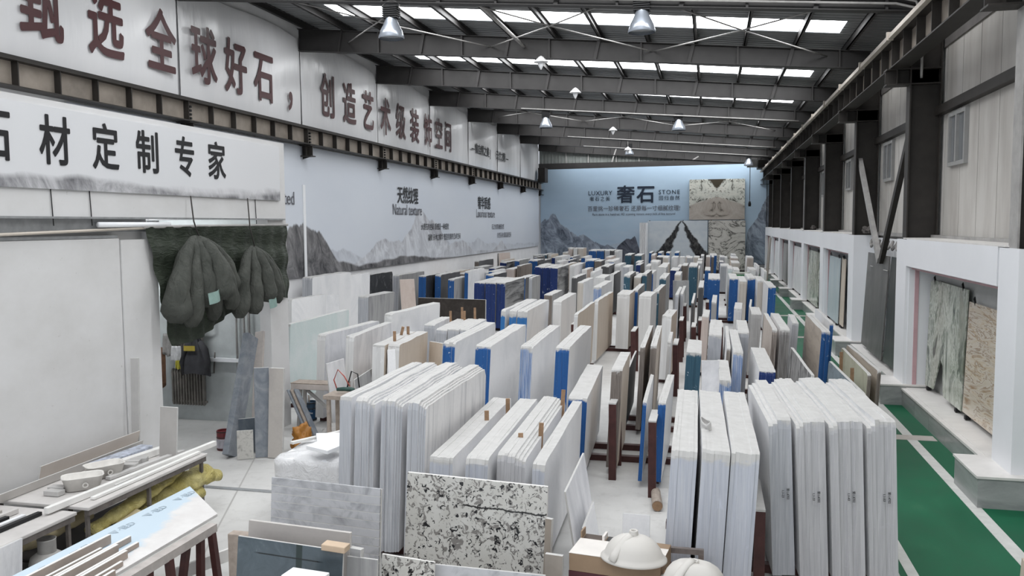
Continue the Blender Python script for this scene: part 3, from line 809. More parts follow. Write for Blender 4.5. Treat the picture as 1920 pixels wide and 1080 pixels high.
gathered((-7.02, 11.77, 3.17), [((-7.0, 11.28, 2.11), .15, .06), ((-6.96, 11.58, 2.14), .14, .10), ((-6.9, 11.87, 2.3), .14, .12), ((-6.92, 12.2, 2.25), .12, .10), ((-7.02, 12.55, 2.29), .10, .04)])
for c_, w_, h in (((-6.66, 10.15, 2.51), .26, .16), ((-6.76, 11.9, 2.27), .22, .15)):
    c_ = Vector(c_) - Vector((PX, 11.6, 3.5))
    q = MB().grid(lambda a, q_: (c_.x + .05 * math.sin(math.pi * a), c_.y + (a - .5) * w_ + .03 * (1 - q_), c_.z + (q_ - .5) * h + .05 * a), 8, 4).build('cloth_patch', tealm, cu, smooth=True, fix=False)
    q['label'] = 'faded teal cloth patch at the curtain hem'
for p_, top in (((-7.02, 10.32, 3.34), (-7.12, 10.38, 3.93)), ((-7.02, 11.77, 3.17), (-7.12, 11.86, 3.94))):
    o0 = Vector((PX, 11.6, 3.5)); p_ = Vector(p_) - o0; top = Vector(top) - o0
    b = MB(); b.tube([top, top.lerp(p_, .6), p_ + Vector((.05, 0, .02))], .010, 6); b.build('tie_cord', steel, cu, smooth=True)
for y in (7.9, 8.5, 12.2):
    b = MB(); b.tube([(PX + .012, y, 3.94), (PX + .012, y + .02, 3.52)], .006, 5); b.build('wire', black, ws, smooth=True)

# unseen tube-shaped fill light, added to brighten the workshop interior
rl = thing('added_fill_light', 'added fill light brightening the workshop interior, unseen behind the curtain', 'lamp', (-9.2, 11.6, 3.45))
fill_glow_m = NT('fill_light_glow'); fill_glow_m.b.inputs['Emission Color'].default_value = (.95, .98, 1, 1); fill_glow_m.b.inputs['Emission Strength'].default_value = 130; fill_glow_m = fill_glow_m.done((.9, .9, .9))
MB().box((-.62, -.05, .06), (.62, .05, .15)).build('fill_light_housing', whitepl, rl)
MB().tube([(-.58, 0, .03), (.58, 0, .03)], .028, 10).build('tube', fill_glow_m, rl, smooth=True)

# two cast iron radiators inside, work coat and rags ---------------------
iron = plain('rusty_grey_cast_iron', (.20, .185, .17), .6, .2, .35, 7)
def radiator(x, z, n, h, label):
    r = thing('radiator', label, 'radiator', (x, 13.0, z))
    b = MB(); b.lathe([(0, 0), (.035, .008), (.052, .035), (.052, h - .035), (.035, h - .008), (0, h)], (0, 0, 0), 10, sx=.36)
    fm_ = b.mesh('fin', [iron], True)
    for k in range(n):
        o = link(bpy.data.objects.new('fin', fm_)); o.parent = r; o.location = (k * .056, 0, 0)
    for zz in (.07, h - .07):
        MB().tube([(-.03, 0, zz), (n * .056, 0, zz)], .022, 8).build('header_pipe', iron, r, smooth=True)
    MB().tube([(n * .056, 0, h - .07), (n * .056 + .12, .05, h - .07), (n * .056 + .14, .07, h + .3)], .014, 6).build('feed_pipe', iron, r, smooth=True)
    for q in (.2, n * .056 - .25):
        MB().box((q, .02, .06), (q + .03, .14, .10)).build('wall_hook', iron, r)
radiator(-9.4, .30, 12, .66, 'brown cast iron radiator standing low on the inner workshop wall')
radiator(-9.36, 1.14, 11, .62, 'dark cast iron radiator hung above the lower one, behind the work coat')
coatm = plain('charcoal_work_coat', (.040, .040, .045), .85, 0, .25, 10)
ct = thing('work_coat', 'charcoal work coat with yellow print hung on the upper radiator', 'coat', (-8.81, 12.85, 1.48))
def fcoat(a, q):
    th = a * 2 * math.pi; wdt = .06 + .20 * min(1, q * 1.7) + .03 * q
    return (wdt * math.cos(th) + .02 * math.sin(5 * th + 4 * q), -.02 + (.05 + .05 * q) * math.sin(th) + .015 * math.sin(7 * th), .10 - .68 * q - .03 * math.cos(2 * th))
MB().grid(fcoat, 28, 14).build('body', coatm, ct, smooth=True, fix=False)
for s in (-1, 1):
    MB().tube([(s * .10, -.03, .0), (s * .20, -.05, -.14), (s * .25, -.05, -.36), (s * .22, -.06, -.56)], [.05, .06, .055, .045], 10).build('sleeve', coatm, ct, smooth=True)
MB().grid(lambda a, q: (-.16 + .22 * a, -.135 - .01 * math.sin(6 * a), -.06 - .09 * q), 4, 3).build('yellow_print', plain('yellow_print', (.40, .31, .05), .8), ct, fix=False)
rags = [('rag', (-9.37, 12.9, 1.61), .16, .42, (.30, .29, .28), 'grey patterned rag hanging at the left end of the radiator'),
        ('rag', (-9.21, 12.9, 1.39), .16, .30, (.60, .60, .61), 'white cloth hanging on the radiator beside the coat'),
        ('rag', (-9.15, 12.86, 1.14), .07, .16, (.46, .42, .06), 'small yellow rag hanging below the white cloth'),
        ('rag', (-9.51, 12.9, 1.36), .12, .75, (.14, .075, .045), 'brown cloth hanging beside the door jamb')]
for nm, pt, w_, h, col, lab in rags:
    m = plain('cloth_' + lab.split()[0], col, .85, 0, .3, 14)
    o = MB().grid(lambda a, q: (pt[0] + (a - .5) * w_ * (1 + .3 * q), pt[1] - .06 - .025 * math.sin(a * 11 + q * 2), pt[2] - h * q * (1 - .25 * abs(a - .5))), 10, 8).build(nm, m, smooth=True, fix=False)
    o.modifiers.new('s', 'SOLIDIFY').thickness = .008
    tag(o, lab, 'rag')

# generic upright board: top edge from (x0,y0) to (x1,y1), foot nearer the viewer
def board(name, a, b_, h, tilt, th, mat, label, cat='slab', group=None, z0=.01, bevel=.004, edge=None):
    ax, ay = a; bx, by = b_
    d = Vector((bx - ax, by - ay, 0)); L = d.length; d.normalize(); nrm = Vector((d.y, -d.x, 0))
    if nrm.y > 0 and abs(nrm.y) > .3: nrm = -nrm
    off = nrm * math.tan(R(tilt)) * (h - z0)
    A = Vector((ax, ay, h)); B = Vector((bx, by, h)); C_ = B + off; D = A + off; C_.z = D.z = z0
    bk = -nrm * th
    ctr = (A + B + C_ + D) / 4; ctr.z = z0
    m = MB(); q = [p - ctr for p in (A, B, C_, D)]; q2 = [p + bk for p in q]
    m.face(q); m.face(list(reversed(q2)))
    m.face([q[0], q2[0], q2[1], q[1]], 1); m.face([q[1], q2[1], q2[2], q[2]], 1); m.face([q[2], q2[2], q2[3], q[3]], 1); m.face([q[3], q2[3], q2[0], q[0]], 1)
    o = m.build(name, [mat, edge or MT['dust']], bevel=bevel, loc=ctr)
    return tag(o, label, cat, group)

# stones leaning by the doorway post
slatem = stone('blue_grey_slate', (.17, .19, .22), (.30, .32, .34), (1, 1, 1), 3.5, 1.5, .4, .75)
palep = stone('pinkish_stone_plank', (.46, .42, .39), (.38, .35, .33), (1, 1, 1), 3, 1)
beigeb = stone('pale_beige_stone', (.49, .46, .43), (.43, .40, .38), (1, 1, 1), 1.6, 1)
def lean_plank(p, q, w_, th, mat, label, upv=(0, -1, 0)):
    o = MB().beam((0, 0, 0), Vector(q) - Vector(p), w_, th, upv=upv).build('stone_plank', mat, bevel=.006, loc=p)
    return tag(o, label, 'plank', 'stone planks leaning by the doorway post')
lean_plank((-7.06, 11.05, .02), (-7.19, 11.95, 1.74), .10, .30, slatem, 'long narrow blue grey stone plank leaning at the doorway')
lean_plank((-6.90, 11.5, .02), (-7.23, 12.3, 1.76), .16, .05, palep, 'pinkish pale stone plank with drill holes behind the slate plank')
board('stone_slab', (-6.71, 11.2), (-6.51, 11.29), 1.36, 5, .04, slatem, 'blue grey slate slab strip beside the beige slab at the doorway')
board('stone_slab', (-6.48, 11.25), (-6.24, 11.25), 1.36, 5, .05, beigeb, 'pale beige polished slab leaning beside the slate strip')
board('stone_slab', (-7.11, 11.23), (-6.83, 11.43), .54, 5, .03, FACE['slate'], 'small dark slate slab standing behind the speckled tile')
spk = stone('speckled_grey_tile', (.50, .49, .46), (.26, .25, .24), (1, 1, 1), 9, 1.5, .5, .72)
board('stone_tile', (-6.89, 10.97), (-6.68, 11.08), .44, 5, .02, spk, 'small pale speckled tile leaning on the dark slate slab', 'tile')
for i, zz in enumerate((.62, .22)):
    pass
# paint tins
def tin(x, y, r, h, body, lab, txt):
    o = thing('paint_tin', lab, 'tin', (x, y, 0))
    MB().lathe([(0, 0), (r, 0), (r, h), (r - .012, h), (r - .012, h - .03), (0, h - .03)], (0, 0, 0), 24).build('can', body, o, smooth=False); can = bpy.context.scene.objects[-1] if False else o.children[-1]
    for z in (.02, h * .66, h - .02):
        MB().lathe([(r, z - .008), (r + .006, z), (r, z + .008)], (0, 0, 0), 24).build('rim', steel, can, smooth=True)
    MB().lathe([(r + .002, h * .12), (r + .002, h * .6)], (0, 0, 0), 24).build('paper_label', txt, can)
    b = MB(); b.tube([(r, 0, h * .85), (r * .9, -.05, h * .6), (0, -r - .03, h * .45), (-r * .9, -.05, h * .6), (-r, 0, h * .85)], .005, 6); b.build('wire_handle', greymetal, o, smooth=True)
    return o
tin(-7.42, 11.45, .105, .31, plain('dark_red_tin', (.16, .03, .035), .4), 'dark red paint tin with white label beside the radiators', plain('white_red_label', (.42, .40, .44), .5, 0, .4, 12))
tn = tin(-7.02, 13.55, .125, .34, plain('dusty_navy_tin', (.03, .06, .10), .5, 0, .4, 9), 'dusty blue paint tin under the small worktable', plain('blue_label', (.02, .07, .15), .5, 0, .3, 9))
MB().tube([(.02, 0, .2), (.0, -.03, .46)], .012, 6).build('brush_handle', woodg, tn, smooth=True)
MB().tube([(-.03, 0, .2), (-.05, .02, .5)], .014, 6).build('brush_handle', whitepl, tn, smooth=True)
bpy.context.view_layer.update()
text('lettering', 'Marble Glue', .052, (-7.02, 13.55 - .131, .16), BACK, whitepl, tn)

# small worktable by the tin
tb = thing('worktable', 'narrow dusty worktable with splayed legs by the blue tin', 'table', (-6.45, 13.0, 0))
MB().box((-.55, -.16, .70), (.42, .16, .80)).build('tabletop', plain('dusty_wood_top', (.50, .45, .42), .7, 0, .15, 8), tb, bevel=.01)
MB().box((-.55, -.16, .80), (.42, .16, .815)).build('top_board', woodg, tb)
for p_, q_ in (((.2, -.1, 0), (.15, -.08, .70)), ((.42, .1, 0), (.28, .08, .70)), ((-.45, -.1, 0), (-.4, -.08, .70)), ((-.45, .1, 0), (-.4, .08, .70))):
    MB().beam(p_, q_, .05, .05).build('leg', plain('dusty_leg', (.46, .44, .42)), tb)
MB().beam((-.3, -.05, .68), (.2, -.05, .28), .03, .05).build('brace', steel_lt, tb)
g = thing('angle_grinder', 'dark green angle grinder with a red cord on a dusty stool', 'tool', (-5.38, 11.6, 0.94))
MB().tube([(-.16, 0, .06), (-.05, 0, .07), (.08, 0, .07), (.12, 0, .06)], [.028, .034, .036, .03], 10).build('body', plain('dark_green_tool', (.035, .075, .065), .45), g, smooth=True)
MB().lathe([(0, -.01), (.06, -.01), (.06, .01), (0, .01)], (.13, 0, .03), 16).build('disc', greymetal, g)
b = MB(); b.tube([(-.16, 0, .06), (-.22, .02, .2), (-.16, .04, .36), (-.05, .03, .26), (.05, .0, .12)], .010, 6); b.build('power_cord', plain('red_cord', (.40, .10, .08)), g, smooth=True)
b = MB(); b.tube([(.0, .02, .1), (.06, .05, .34), (.16, .05, .30), (.2, .03, .05)], .011, 6); b.build('hose', black, g, smooth=True)
st = thing('work_stool', 'dusty stool of rough boards under the angle grinder', 'stool', (-5.38, 11.6, 0.94))
sz = st.location.z - .005
MB().box((-.3, -.2, -.06), (.3, .2, 0)).build('seat', woodg, st)
for a in (-.26, .22):
    for c_ in (-.17, .13):
        MB().box((a, c_, -sz), (a + .05, c_ + .05, -.06)).build('leg', woodg, st)
for i in range(3):
    lean_plank((-6.44 + .05 * i, 12.4 + .03 * i, .02), (-6.95 + .05 * i, 12.7 + .03 * i, .72), .03, .12, (slatem, woodg, slatem)[i], ('dark grooved board leaning by the orange bag', 'wood strip between the two dark boards by the orange bag', 'second dark board behind the wood strip by the orange bag')[i])
def lump(name, c_, s, mat, label, cat, seed=1, amp=.25):
    bm = bmesh.new(); bmesh.ops.create_icosphere(bm, subdivisions=4, radius=1)
    for v in bm.verts:
        n_ = mnoise.fractal(v.co * 1.6 + Vector((seed, 0, 0)), .8, 2, 4)
        v.co *= 1 + amp * n_
        v.co = Vector((v.co.x * s[0], v.co.y * s[1], max(v.co.z, -.75) * s[2]))
    me = bpy.data.meshes.new(name); bm.to_mesh(me); bm.free(); me.materials.append(mat)
    for p in me.polygons: p.use_smooth = True
    o = link(bpy.data.objects.new(name, me)); o.location = c_
    return tag(o, label, cat) if label else o
lump('plastic_bag', (-6.19, 11.65, .17), (.17, .14, .22), plain('orange_plastic', (.34, .15, .03), .4, 0, .3, 9), 'crumpled orange plastic bag on the floor by the doorway stones', 'bag', 3, .5)
lump('rubble_bag', (-6.26 + .42, 12.55 - .25, .12), (.3, .2, .16), plain('grey_sack', (.40, .39, .38), .8), 'flat grey sack lying behind the covered table', 'sack', 5, .3)

# table under clear plastic with white boards
pt_ = thing('covered_table', 'low table wrapped in milky plastic sheet beside the tall slab stack', 'table', (-4.62, 9.3, 0))
MB().box((-.40, -.5, .68), (.40, .5, .74)).build('tabletop', whitepl, pt_)
for a in (-.38, .30):
    for c_ in (-.46, .38):
        MB().box((a, c_, 0), (a + .08, c_ + .08, .68)).build('leg', rackred, pt_)
MB().box((-.34, -.40, .30), (.34, .40, .34)).build('shelf', steel, pt_)
plast = NT('milky_plastic_sheet', .35, .5); plast.b.inputs['Alpha'].default_value = .82
t = plast; t.bump(t.noise(t.pos(), 6, 5, .6, 1.2), .8, .05)
plast = t.done((.74, .74, .75))
def fpl(a, q):
    th = a * 2 * math.pi
    cx = max(-1, min(1, 1.35 * math.cos(th))); sy = max(-1, min(1, 1.35 * math.sin(th)))
    if q < .4:
        s = q / .4; return (.43 * cx * s, .54 * sy * s, .755 + .02 * math.sin(7 * th) * s)
    s = (q - .4) / .6; k = 1 + .10 * s * math.sin(9 * th + 1.5) + .05 * s
    return (.43 * cx * k, .54 * sy * k, .755 - .52 * s - .04 * math.sin(5 * th) * s)
MB().grid(fpl, 64, 14).build('plastic_cover', plast, pt_, smooth=True, fix=False)
lump('tied_plastic', (-.02, -.66, .30), (.15, .12, .14), plast, None, None, 9, .4).parent = pt_
for i, (x, y, rz, lab) in enumerate(((-4.62, 9.45, .5, 'white square board lying tilted on the plastic covered table'), (-4.40, 8.98, -.3, 'second white board on the covered table, next to the slab stack'))):
    tag(MB().box((-.17, -.22, 0), (.17, .22, .045)).build('white_board', whitepl, bevel=.004, loc=(x, y, .80 + .07 * i), rot=(.05, .05, rz)), lab, 'board', 'white boards on the covered table')
tag(MB().box((-.03, -.6, 0), (.03, .6, .03)).build('stone_strip', edge, loc=(-4.75, 9.75, .80), rot=(.0, 0, -.5)), 'long white strip lying across the back of the covered table', 'strip')

# long workbench along the sliding door -----------------------------------
bench_m = plain('dusty_grey_steel_bench', (.30, .285, .275), .65, 0, .25, 5)
benchleg = plain('rusty_bench_leg', (.13, .115, .105), .65, 0, .4, 9)
bt = plain('dust_covered_benchtop', (.52, .50, .485), .8, 0, .12, 4)
def bench(y0, y1, x0, x1, h, ys, label):
    o = thing('workbench', label, 'workbench', ((x0 + x1) / 2, (y0 + y1) / 2, 0))
    cx, cy = (x0 + x1) / 2, (y0 + y1) / 2
    MB().box((x0 - cx, y0 - cy, h - .035), (x1 - cx, y1 - cy, h)).build('benchtop', bt, o, bevel=.008)
    MB().box((x1 - cx - .05, y0 - cy + .02, h - .09), (x1 - cx - .01, y1 - cy - .02, h - .035)).build('front_rail', benchleg, o)
    for y in ys:
        for x in (x1 - .06, x0 + .06):
            MB().box((x - .017 - cx, y - .017 - cy, 0), (x + .017 - cx, y + .017 - cy, h - .035)).build('leg', benchleg, o)
    MB().box((x0 - cx + .05, y0 - cy + .05, .10), (x1 - cx - .05, y1 - cy - .05, .13)).build('lower_shelf', steel, o)
    return o
bench(6.80, 8.80, -7.08, -5.93, .75, (6.85, 7.78, 8.75), 'long dusty steel workbench along the sliding door')
bench(4.6, 6.72, -7.08, -5.99, .735, (4.7, 6.66), 'nearer dusty workbench with dark stone strips on it')
def strip(x0, y0, x1, y1, z, w_, h, mat, label, cat='strip', rollx=0):
    o = MB().beam((0, 0, 0), (x1 - x0, y1 - y0, 0), h if False else w_, h).build('stone_strip', mat, bevel=.003, loc=(x0, y0, z + h / 2))
    return tag(o, label, cat, 'stone strips on the workbench')
whs = plain('white_stone_strip', (.74, .73, .71), .5, 0, .06, 6)
strip(-6.19, 6.55, -6.04, 9.12, .755, .055, .06, whs, 'longest white stone strip, sticking out past the bench end')
strip(-6.05, 7.0, -6.02, 8.76, .755, .05, .028, whs, 'thin white strip along the front edge of the bench')
strip(-6.12, 7.4, -6.11, 8.7, .755, .05, .03, plain('dull_white_strip', (.62, .61, .60)), 'dull white strip just behind the front strip')
strip(-6.36, 7.6, -6.24, 8.75, .755, .07, .035, plain('grey_strip', (.52, .51, .50)), 'flat grey strip in the middle of the bench')
strip(-6.60, 7.9, -6.48, 8.72, .755, .09, .075, whs, 'thick white block strip lying near the bench end')
board('stone_strip', (-6.98, 7.35), (-6.98, 8.95), .94, -14, .02, plain('beige_leaning_strip', (.52, .47, .43), .6, 0, .06, 3), 'long beige board leaning on the sliding door behind the trays', 'strip', z0=.755)
board('stone_strip', (-6.86, 6.5), (-6.86, 8.85), .85, -14, .02, plain('grey_leaning_strip', (.47, .45, .43), .6, 0, .08, 3), 'long grey board leaning in front of the beige board', 'strip', z0=.755)
wrap = plain('blue_white_wrapping', (.40, .43, .50), .5, 0, .55, 16)
tag(MB().box((-.09, -.42, 0), (.09, .42, .08)).build('wrapped_bundle', wrap, bevel=.01, loc=(-6.74, 8.3, .755), rot=(0, 0, -.06)), 'stone bundle in blue and white wrapping at the back of the bench', 'bundle')
for i, (x, y) in enumerate(((-6.55, 7.05), (-6.6, 7.16), (-6.42, 8.02), (-6.46, 8.12), (-6.44, 8.22))):
    tag(MB().box((-.09, -.05, 0), (.09, .05, .05 + .006 * i)).build('stone_offcut', plain('grey_offcut', (.45, .44, .43)), bevel=.004, loc=(x, y, .755), rot=(0, 0, .1 * i)), ['grey stone offcut before the nearer tray', 'grey stone offcut touching the nearer tray', 'grey offcut, first of three behind the farther tray', 'grey offcut, second of three behind the farther tray', 'grey offcut, third of three behind the farther tray'][i], 'offcut', 'grey offcuts on the bench')
traym = plain('dusty_white_plastic', (.64, .62, .59), .5, 0, .12, 9)
def tray(x, y, rz, label):
    o = thing('plastic_tray', label, 'tray', (x, y, .76), rz)
    b = MB(); prof = [(.0, .0), (.135, 0), (.165, .13), (.175, .135), (.165, .14), (.155, .13), (.125, .012), (0, .012)]
    n = 28
    base = 0
    for r_, z_ in prof:
        for k in range(n):
            th = 2 * math.pi * k / n; cx = math.cos(th); sx_ = math.sin(th)
            q = (abs(cx) ** 5 + abs(sx_) ** 5) ** (-.2)
            b.v.append((r_ * cx * q * 1.18, r_ * sx_ * q * .78, z_))
    for i in range(len(prof) - 1):
        for k in range(n):
            k2 = (k + 1) % n
            b.f.append((i * n + k, i * n + k2, (i + 1) * n + k2, (i + 1) * n + k)); b.m.append(0)
    b.build('tub', traym, o, smooth=True)
    MB().lathe([(.028, 0), (.03, .008), (.018, .008), (.018, 0)], (0, 0, 0), 14).build('moulded_ring', traym, o, loc=(.02, -.125, .06), rot=(R(98), 0, 0))
tray(-6.42, 7.30, .75, 'dusty white plastic tray with an open top, the nearer one on the bench')
tray(-6.50, 7.72, 1.0, 'dusty white plastic tray with a round moulding, the farther one')
board('stone_slab', (-6.41, 8.59), (-6.17, 8.58), 1.35, 5, .025, plain('grey_upright_slab', (.40, .385, .37), .6, 0, .12, 3), 'grey slab standing upright at the far end of the bench by the door jamb', z0=.755)
board('stone_slab', (-7.12, 9.0), (-7.02, 9.02), 1.85, 3, .03, plain('grey_strip_slab', (.45, .44, .43), .6, 0, .12, 3), 'narrow tall grey slab strip against the door edge', z0=.02)
# things on the near bench
for i in range(6):
    d_ = (black, FACE['white'], black, bt, beigeb, beigeb)[i]
    strip(-6.30 - .09 * i, 4.8, -6.26 - .09 * i, 6.55 - .1 * (i % 3), .74, .05, .035 + .012 * (i // 2), d_, ['black stone strip at the front of the near bench', 'white strip between two black strips on the near bench', 'second black strip on the near bench', 'grey dusty strip behind the black ones', 'beige strip lying fifth on the near bench', 'beige strip at the back of the near bench'][i])
board('stone_slab', (-5.8, 5.84), (-5.80, 4.4), .82, 4, .025, FACE['marble'], 'ragged white marble slab standing before the near bench', z0=.01)
# crumpled yellow sheets below the bench
yel = NT('yellow_plastic_sheet', .45, .4); t = yel; p = t.pos()
t.bump(t.noise(p, 7, 6, .62, 1.4), 1.0, .10)
yel = t.done(t.ramp(t.noise(p, 4, 5, .6), [(.3, (.46, .38, .10)), (.7, (.66, .59, .27))]))
yel2 = plain('dirty_cream_sheet', (.50, .43, .27), .6, 0, .15, 6)
def roll(name, pts, rad, mat, label):
    b = MB(); n_ = len(pts)
    P_ = []; Q = []
    for i in range(24):
        s = i / 23 * (n_ - 1); k = min(n_ - 2, int(s)); f_ = s - k
        P_.append(Vector(pts[k]).lerp(Vector(pts[k + 1]), f_)); rr = rad[k] * (1 - f_) + rad[k + 1] * f_
        Q.append((rr * (1 + .12 * math.sin(i * 1.7)), rr * (.72 + .10 * math.cos(i * 1.1))))
    b.tube(P_, Q, 14)
    o = b.build(name, mat, smooth=True, fix=False)
    return tag(o, label, 'sheet roll', 'yellow sheets under the workbench')
roll('sheet_roll', [(-6.2, 7.85, .30), (-6.15, 8.3, .38), (-6.05, 8.85, .47), (-5.95, 9.05, .40)], [.10, .13, .17, .08], yel, 'bulging yellow sheet roll spilling from the far end under the bench')
roll('sheet_roll', [(-6.1, 7.0, .42), (-6.08, 7.6, .50), (-6.15, 8.3, .56), (-6.2, 8.7, .58)], [.07, .085, .08, .04], yel, 'long yellow sheet roll lying highest under the bench')
roll('sheet_roll', [(-6.05, 7.55, .36), (-6.0, 8.1, .36), (-6.0, 8.7, .30)], [.06, .075, .09], yel, 'lower yellow sheet roll at the front under the bench')
roll('sheet_roll', [(-6.62, 6.0, .44), (-6.55, 6.7, .42), (-6.45, 7.4, .44)], [.10, .12, .07], yel2, 'cream coloured sheet roll behind the gas cylinder')
roll('sheet_roll', [(-6.05, 6.75, .24), (-5.98, 7.2, .32), (-6.0, 7.6, .40)], [.06, .11, .08], yel2, 'crumpled cream sheet roll in the middle under the bench')
# gas cylinder
gcm = plain('dusty_grey_cylinder', (.33, .32, .305), .55, 0, .2, 6)
gc = thing('gas_cylinder', 'dusty grey gas cylinder with a collar under the near bench', 'gas cylinder', (-6.06, 6.40, .15))
MB().lathe([(0, 0), (.12, 0), (.155, .04), (.16, .10), (.16, .20), (.145, .26), (.09, .30), (0, .315)], (0, 0, 0), 28).build('tank', gcm, gc, smooth=True)
MB().lathe([(.075, .29), (.08, .30), (.08, .42), (.084, .43), (.076, .43), (.072, .30)], (0, 0, 0), 24).build('collar', gcm, gc, smooth=True)
MB().tube([(0, 0, .31), (0, 0, .37), (.03, 0, .385)], .016, 8).build('valve', black, gc, smooth=True)

# blue film panel on a dark red rack, stone strips across it
film = NT('pale_blue_film', .35, .4); t = film; p = t.pos()
n = t.noise(p, 4, 5, .65)
s = t.sep(p)
d_ = t.math('ADD', t.math('MULTIPLY', s[0], 1.25), t.math('ADD', t.math('MULTIPLY', s[1], .33), t.math('ADD', 3.75, t.math('MULTIPLY', n, .45))))
film = t.done(t.mix(t.step(d_, 0, .05), (.50, .60, .68), t.ramp(n, [(.3, (.60, .58, .57)), (.7, (.70, .69, .68))])))
fp = thing('filmed_slab', 'stone panel under pale blue protective film, lying on the dark red rack', 'panel', (-5.3, 6.5, .78))
b = MB(); q = [(.0, -1.7, 0), (.0, 1.03, 0), (.72, .42, -.03), (.72, -2.3, -.03)]
b.face(q); q2 = [(x, y, z - .025) for x, y, z in q]; b.face(list(reversed(q2)))
for i in range(4):
    j = (i + 1) % 4; b.face([q[i], q2[i], q2[j], q[j]])
b.build('slab_face', film, fp)
bpy.context.view_layer.update()
FLAT = Matrix(((0, -1, 0), (1, 0, 0), (0, 0, 1))).to_4x4()
lgrey = plain('pale_grey_film_print', (.33, .40, .46), .5)
for i in range(6):
    text('film_print', '▼·昆D', .10, (-5.16, 4.95 + .46 * i, .777), FLAT, lgrey, fp, thick=.0006)
rk = thing('steel_rack', 'small dark red steel rack with splayed legs carrying the filmed panel', 'rack', (-4.5, 6.1, 0))
MB().box((-.045, -.75, .66), (.045, .62, .735)).build('top_rail', plain('dusty_rack_rail', (.40, .37, .35), .6, 0, .2, 8), rk)
for y, dx in ((-.30, .0), (-.06, .10), (.25, -.12), (.42, .0), (.56, .12)):
    MB().beam((dx, y - .03, 0), (dx * .2, y, .66), .055, .06).build('leg', rackred, rk)
MB().box((-.6, -.6, .08), (-.05, .55, .13)).build('lower_beam', rackred, rk)
tanf = plain('tan_cut_face', (.36, .30, .26), .6, 0, .12, 5)
for i in range(8):
    o = MB()
    L_ = (1.65, 1.35, 1.5, 1.5, 1.55, 1.2, 1.3, 1.0)[i]; hh = (.08, .04, .05, .075, .04, .065, .04, .05)[i]
    o.box((-.012, 0, 0), (.012, L_, hh), 0); o.face([(.0125, 0, 0), (.0125, L_, 0), (.0125, L_, hh - .004), (.0125, 0, hh - .004)], 1)
    q = o.build('stone_strip', [whs, tanf], fix=False, loc=(-5.06 + .075 * i, 4.35 + .12 * (i % 3), .775 - .0032 * i), rot=(0, 0, -.02 + .006 * i))
    tag(q, ['tall tan faced strip standing first on the filmed panel', 'thin white strip second on the filmed panel', 'thin white strip third on the filmed panel', 'tall tan faced strip fourth on the filmed panel', 'low white strip fifth on the filmed panel', 'tan faced strip sixth on the filmed panel', 'low white strip seventh on the filmed panel', 'short strip nearest the rack legs on the filmed panel'][i], 'strip', 'strips on the filmed panel')
tag(MB().beam((0, 0, 0), (.25, .62, 0), .03, .12).build('stone_strip', [whs], loc=(-4.72, 6.35, .35)), 'white strip end poking out past the rack legs', 'strip')

# ------------------------------------------------------------------ boards in the foreground
# eight grooved tile strips on a backing
gt = stone('grey_veined_tile', (.46, .465, .485), (.25, .255, .27), (1, 1, 1), 2.6, 2.6, .46, .72, .35)
A_, B_ = (-3.9, 6.76), (-2.79, 6.65)
tbd = thing('tile_board', 'grey veined tile board with horizontal grooves leaning on the streaked slab stack', 'tile board', (A_[0], A_[1], 0), math.atan2(B_[1] - A_[1], B_[0] - A_[0]))
Lb = math.hypot(B_[0] - A_[0], B_[1] - A_[1])
def tl(z): return -math.tan(R(5)) * (1.2 - z)
sh = 1.16 / 16
b = MB(); b.prism([(tl(.02) + .003, .02), (tl(1.19) + .003, 1.19), (tl(1.19) + .04, 1.19), (tl(.02) + .04, .02)], lambda a, q, s_: (Lb * s_, a, q)); b.build('backing', edge, tbd)
for i in range(16):
    z0 = 1.2 - (i + 1) * sh + .007; z1 = 1.2 - i * sh
    b = MB(); b.prism([(tl(z0), z0), (tl(z1), z1), (tl(z1) + .018, z1), (tl(z0) + .018, z0)], lambda a, q, s_: (Lb * s_, a, q)); b.build('tile', gt, tbd)
gran = NT('white_granite_black_flecks', .22, .5); t = gran; p = t.vmath('MULTIPLY', t.obj(), (1, 1, 1))
n = t.noise(p, 15, 4, .62, 1.3); nb = t.noise(p, 3.2, 4, .6)
fl_ = t.step(n, t.math('ADD', .535, t.math('MULTIPLY', t.math('SUBTRACT', .55, nb), .35)), .018)
c = t.ramp(t.noise(p, 5, 5, .6), [(.3, (.56, .555, .53)), (.7, (.46, .45, .42))])
c = t.mix(fl_, c, (.20, .19, .18))
n3 = t.noise(p, 22, 3, .6, .8)
c = t.mix(t.step(n3, t.math('ADD', .600, t.math('MULTIPLY', t.math('SUBTRACT', .5, nb), .3)), .012), c, (.018, .018, .02))
sz_ = t.sep(p)
lnv = t.math('ABSOLUTE', t.math('SUBTRACT', sz_[2], t.math('ADD', .93, t.math('MULTIPLY', t.noise(p, 6, 4, .7), .07))))
c = t.mix(t.math('MULTIPLY', t.step(.008, lnv, .004), t.step(sz_[0], -.12, .02)), c, (.01, .01, .01))
gran = t.done(c)
def fb(u0, u1): pass
board('granite_slab', (-2.71, 7.11), (-1.36, 6.96), 1.22, 7, .03, gran, 'big white granite slab with black flecks, leaning before the white slabs', edge=edge)
board('granite_slab', (-2.61, 6.23), (-2.13, 6.16), .80, 6, .02, gran, 'small granite offcut with black flecks before the big granite slab', edge=edge)
board('stone_slab', (-2.16, 6.26), (-1.24, 6.24), .74, 6, .02, gt, 'low grey marble slab edge before the big granite slab')
taupe = FACE['taupe']
board('stone_slab', (-3.75, 6.11), (-2.79, 6.02), 1.04, 7, .03, taupe, 'plain taupe board behind the dark blue mirror like slab', edge=plain('taupe_edge', (.50, .48, .46)))
mir = NT('dark_blue_glossy_slab', .18, .5); t = mir; p = t.obj()
n = t.noise(p, 5, 6, .7, 1)
c = t.ramp(n, [(.3, (.060, .080, .095)), (.62, (.085, .11, .13)), (.8, (.17, .20, .22))])
s = t.sep(p)
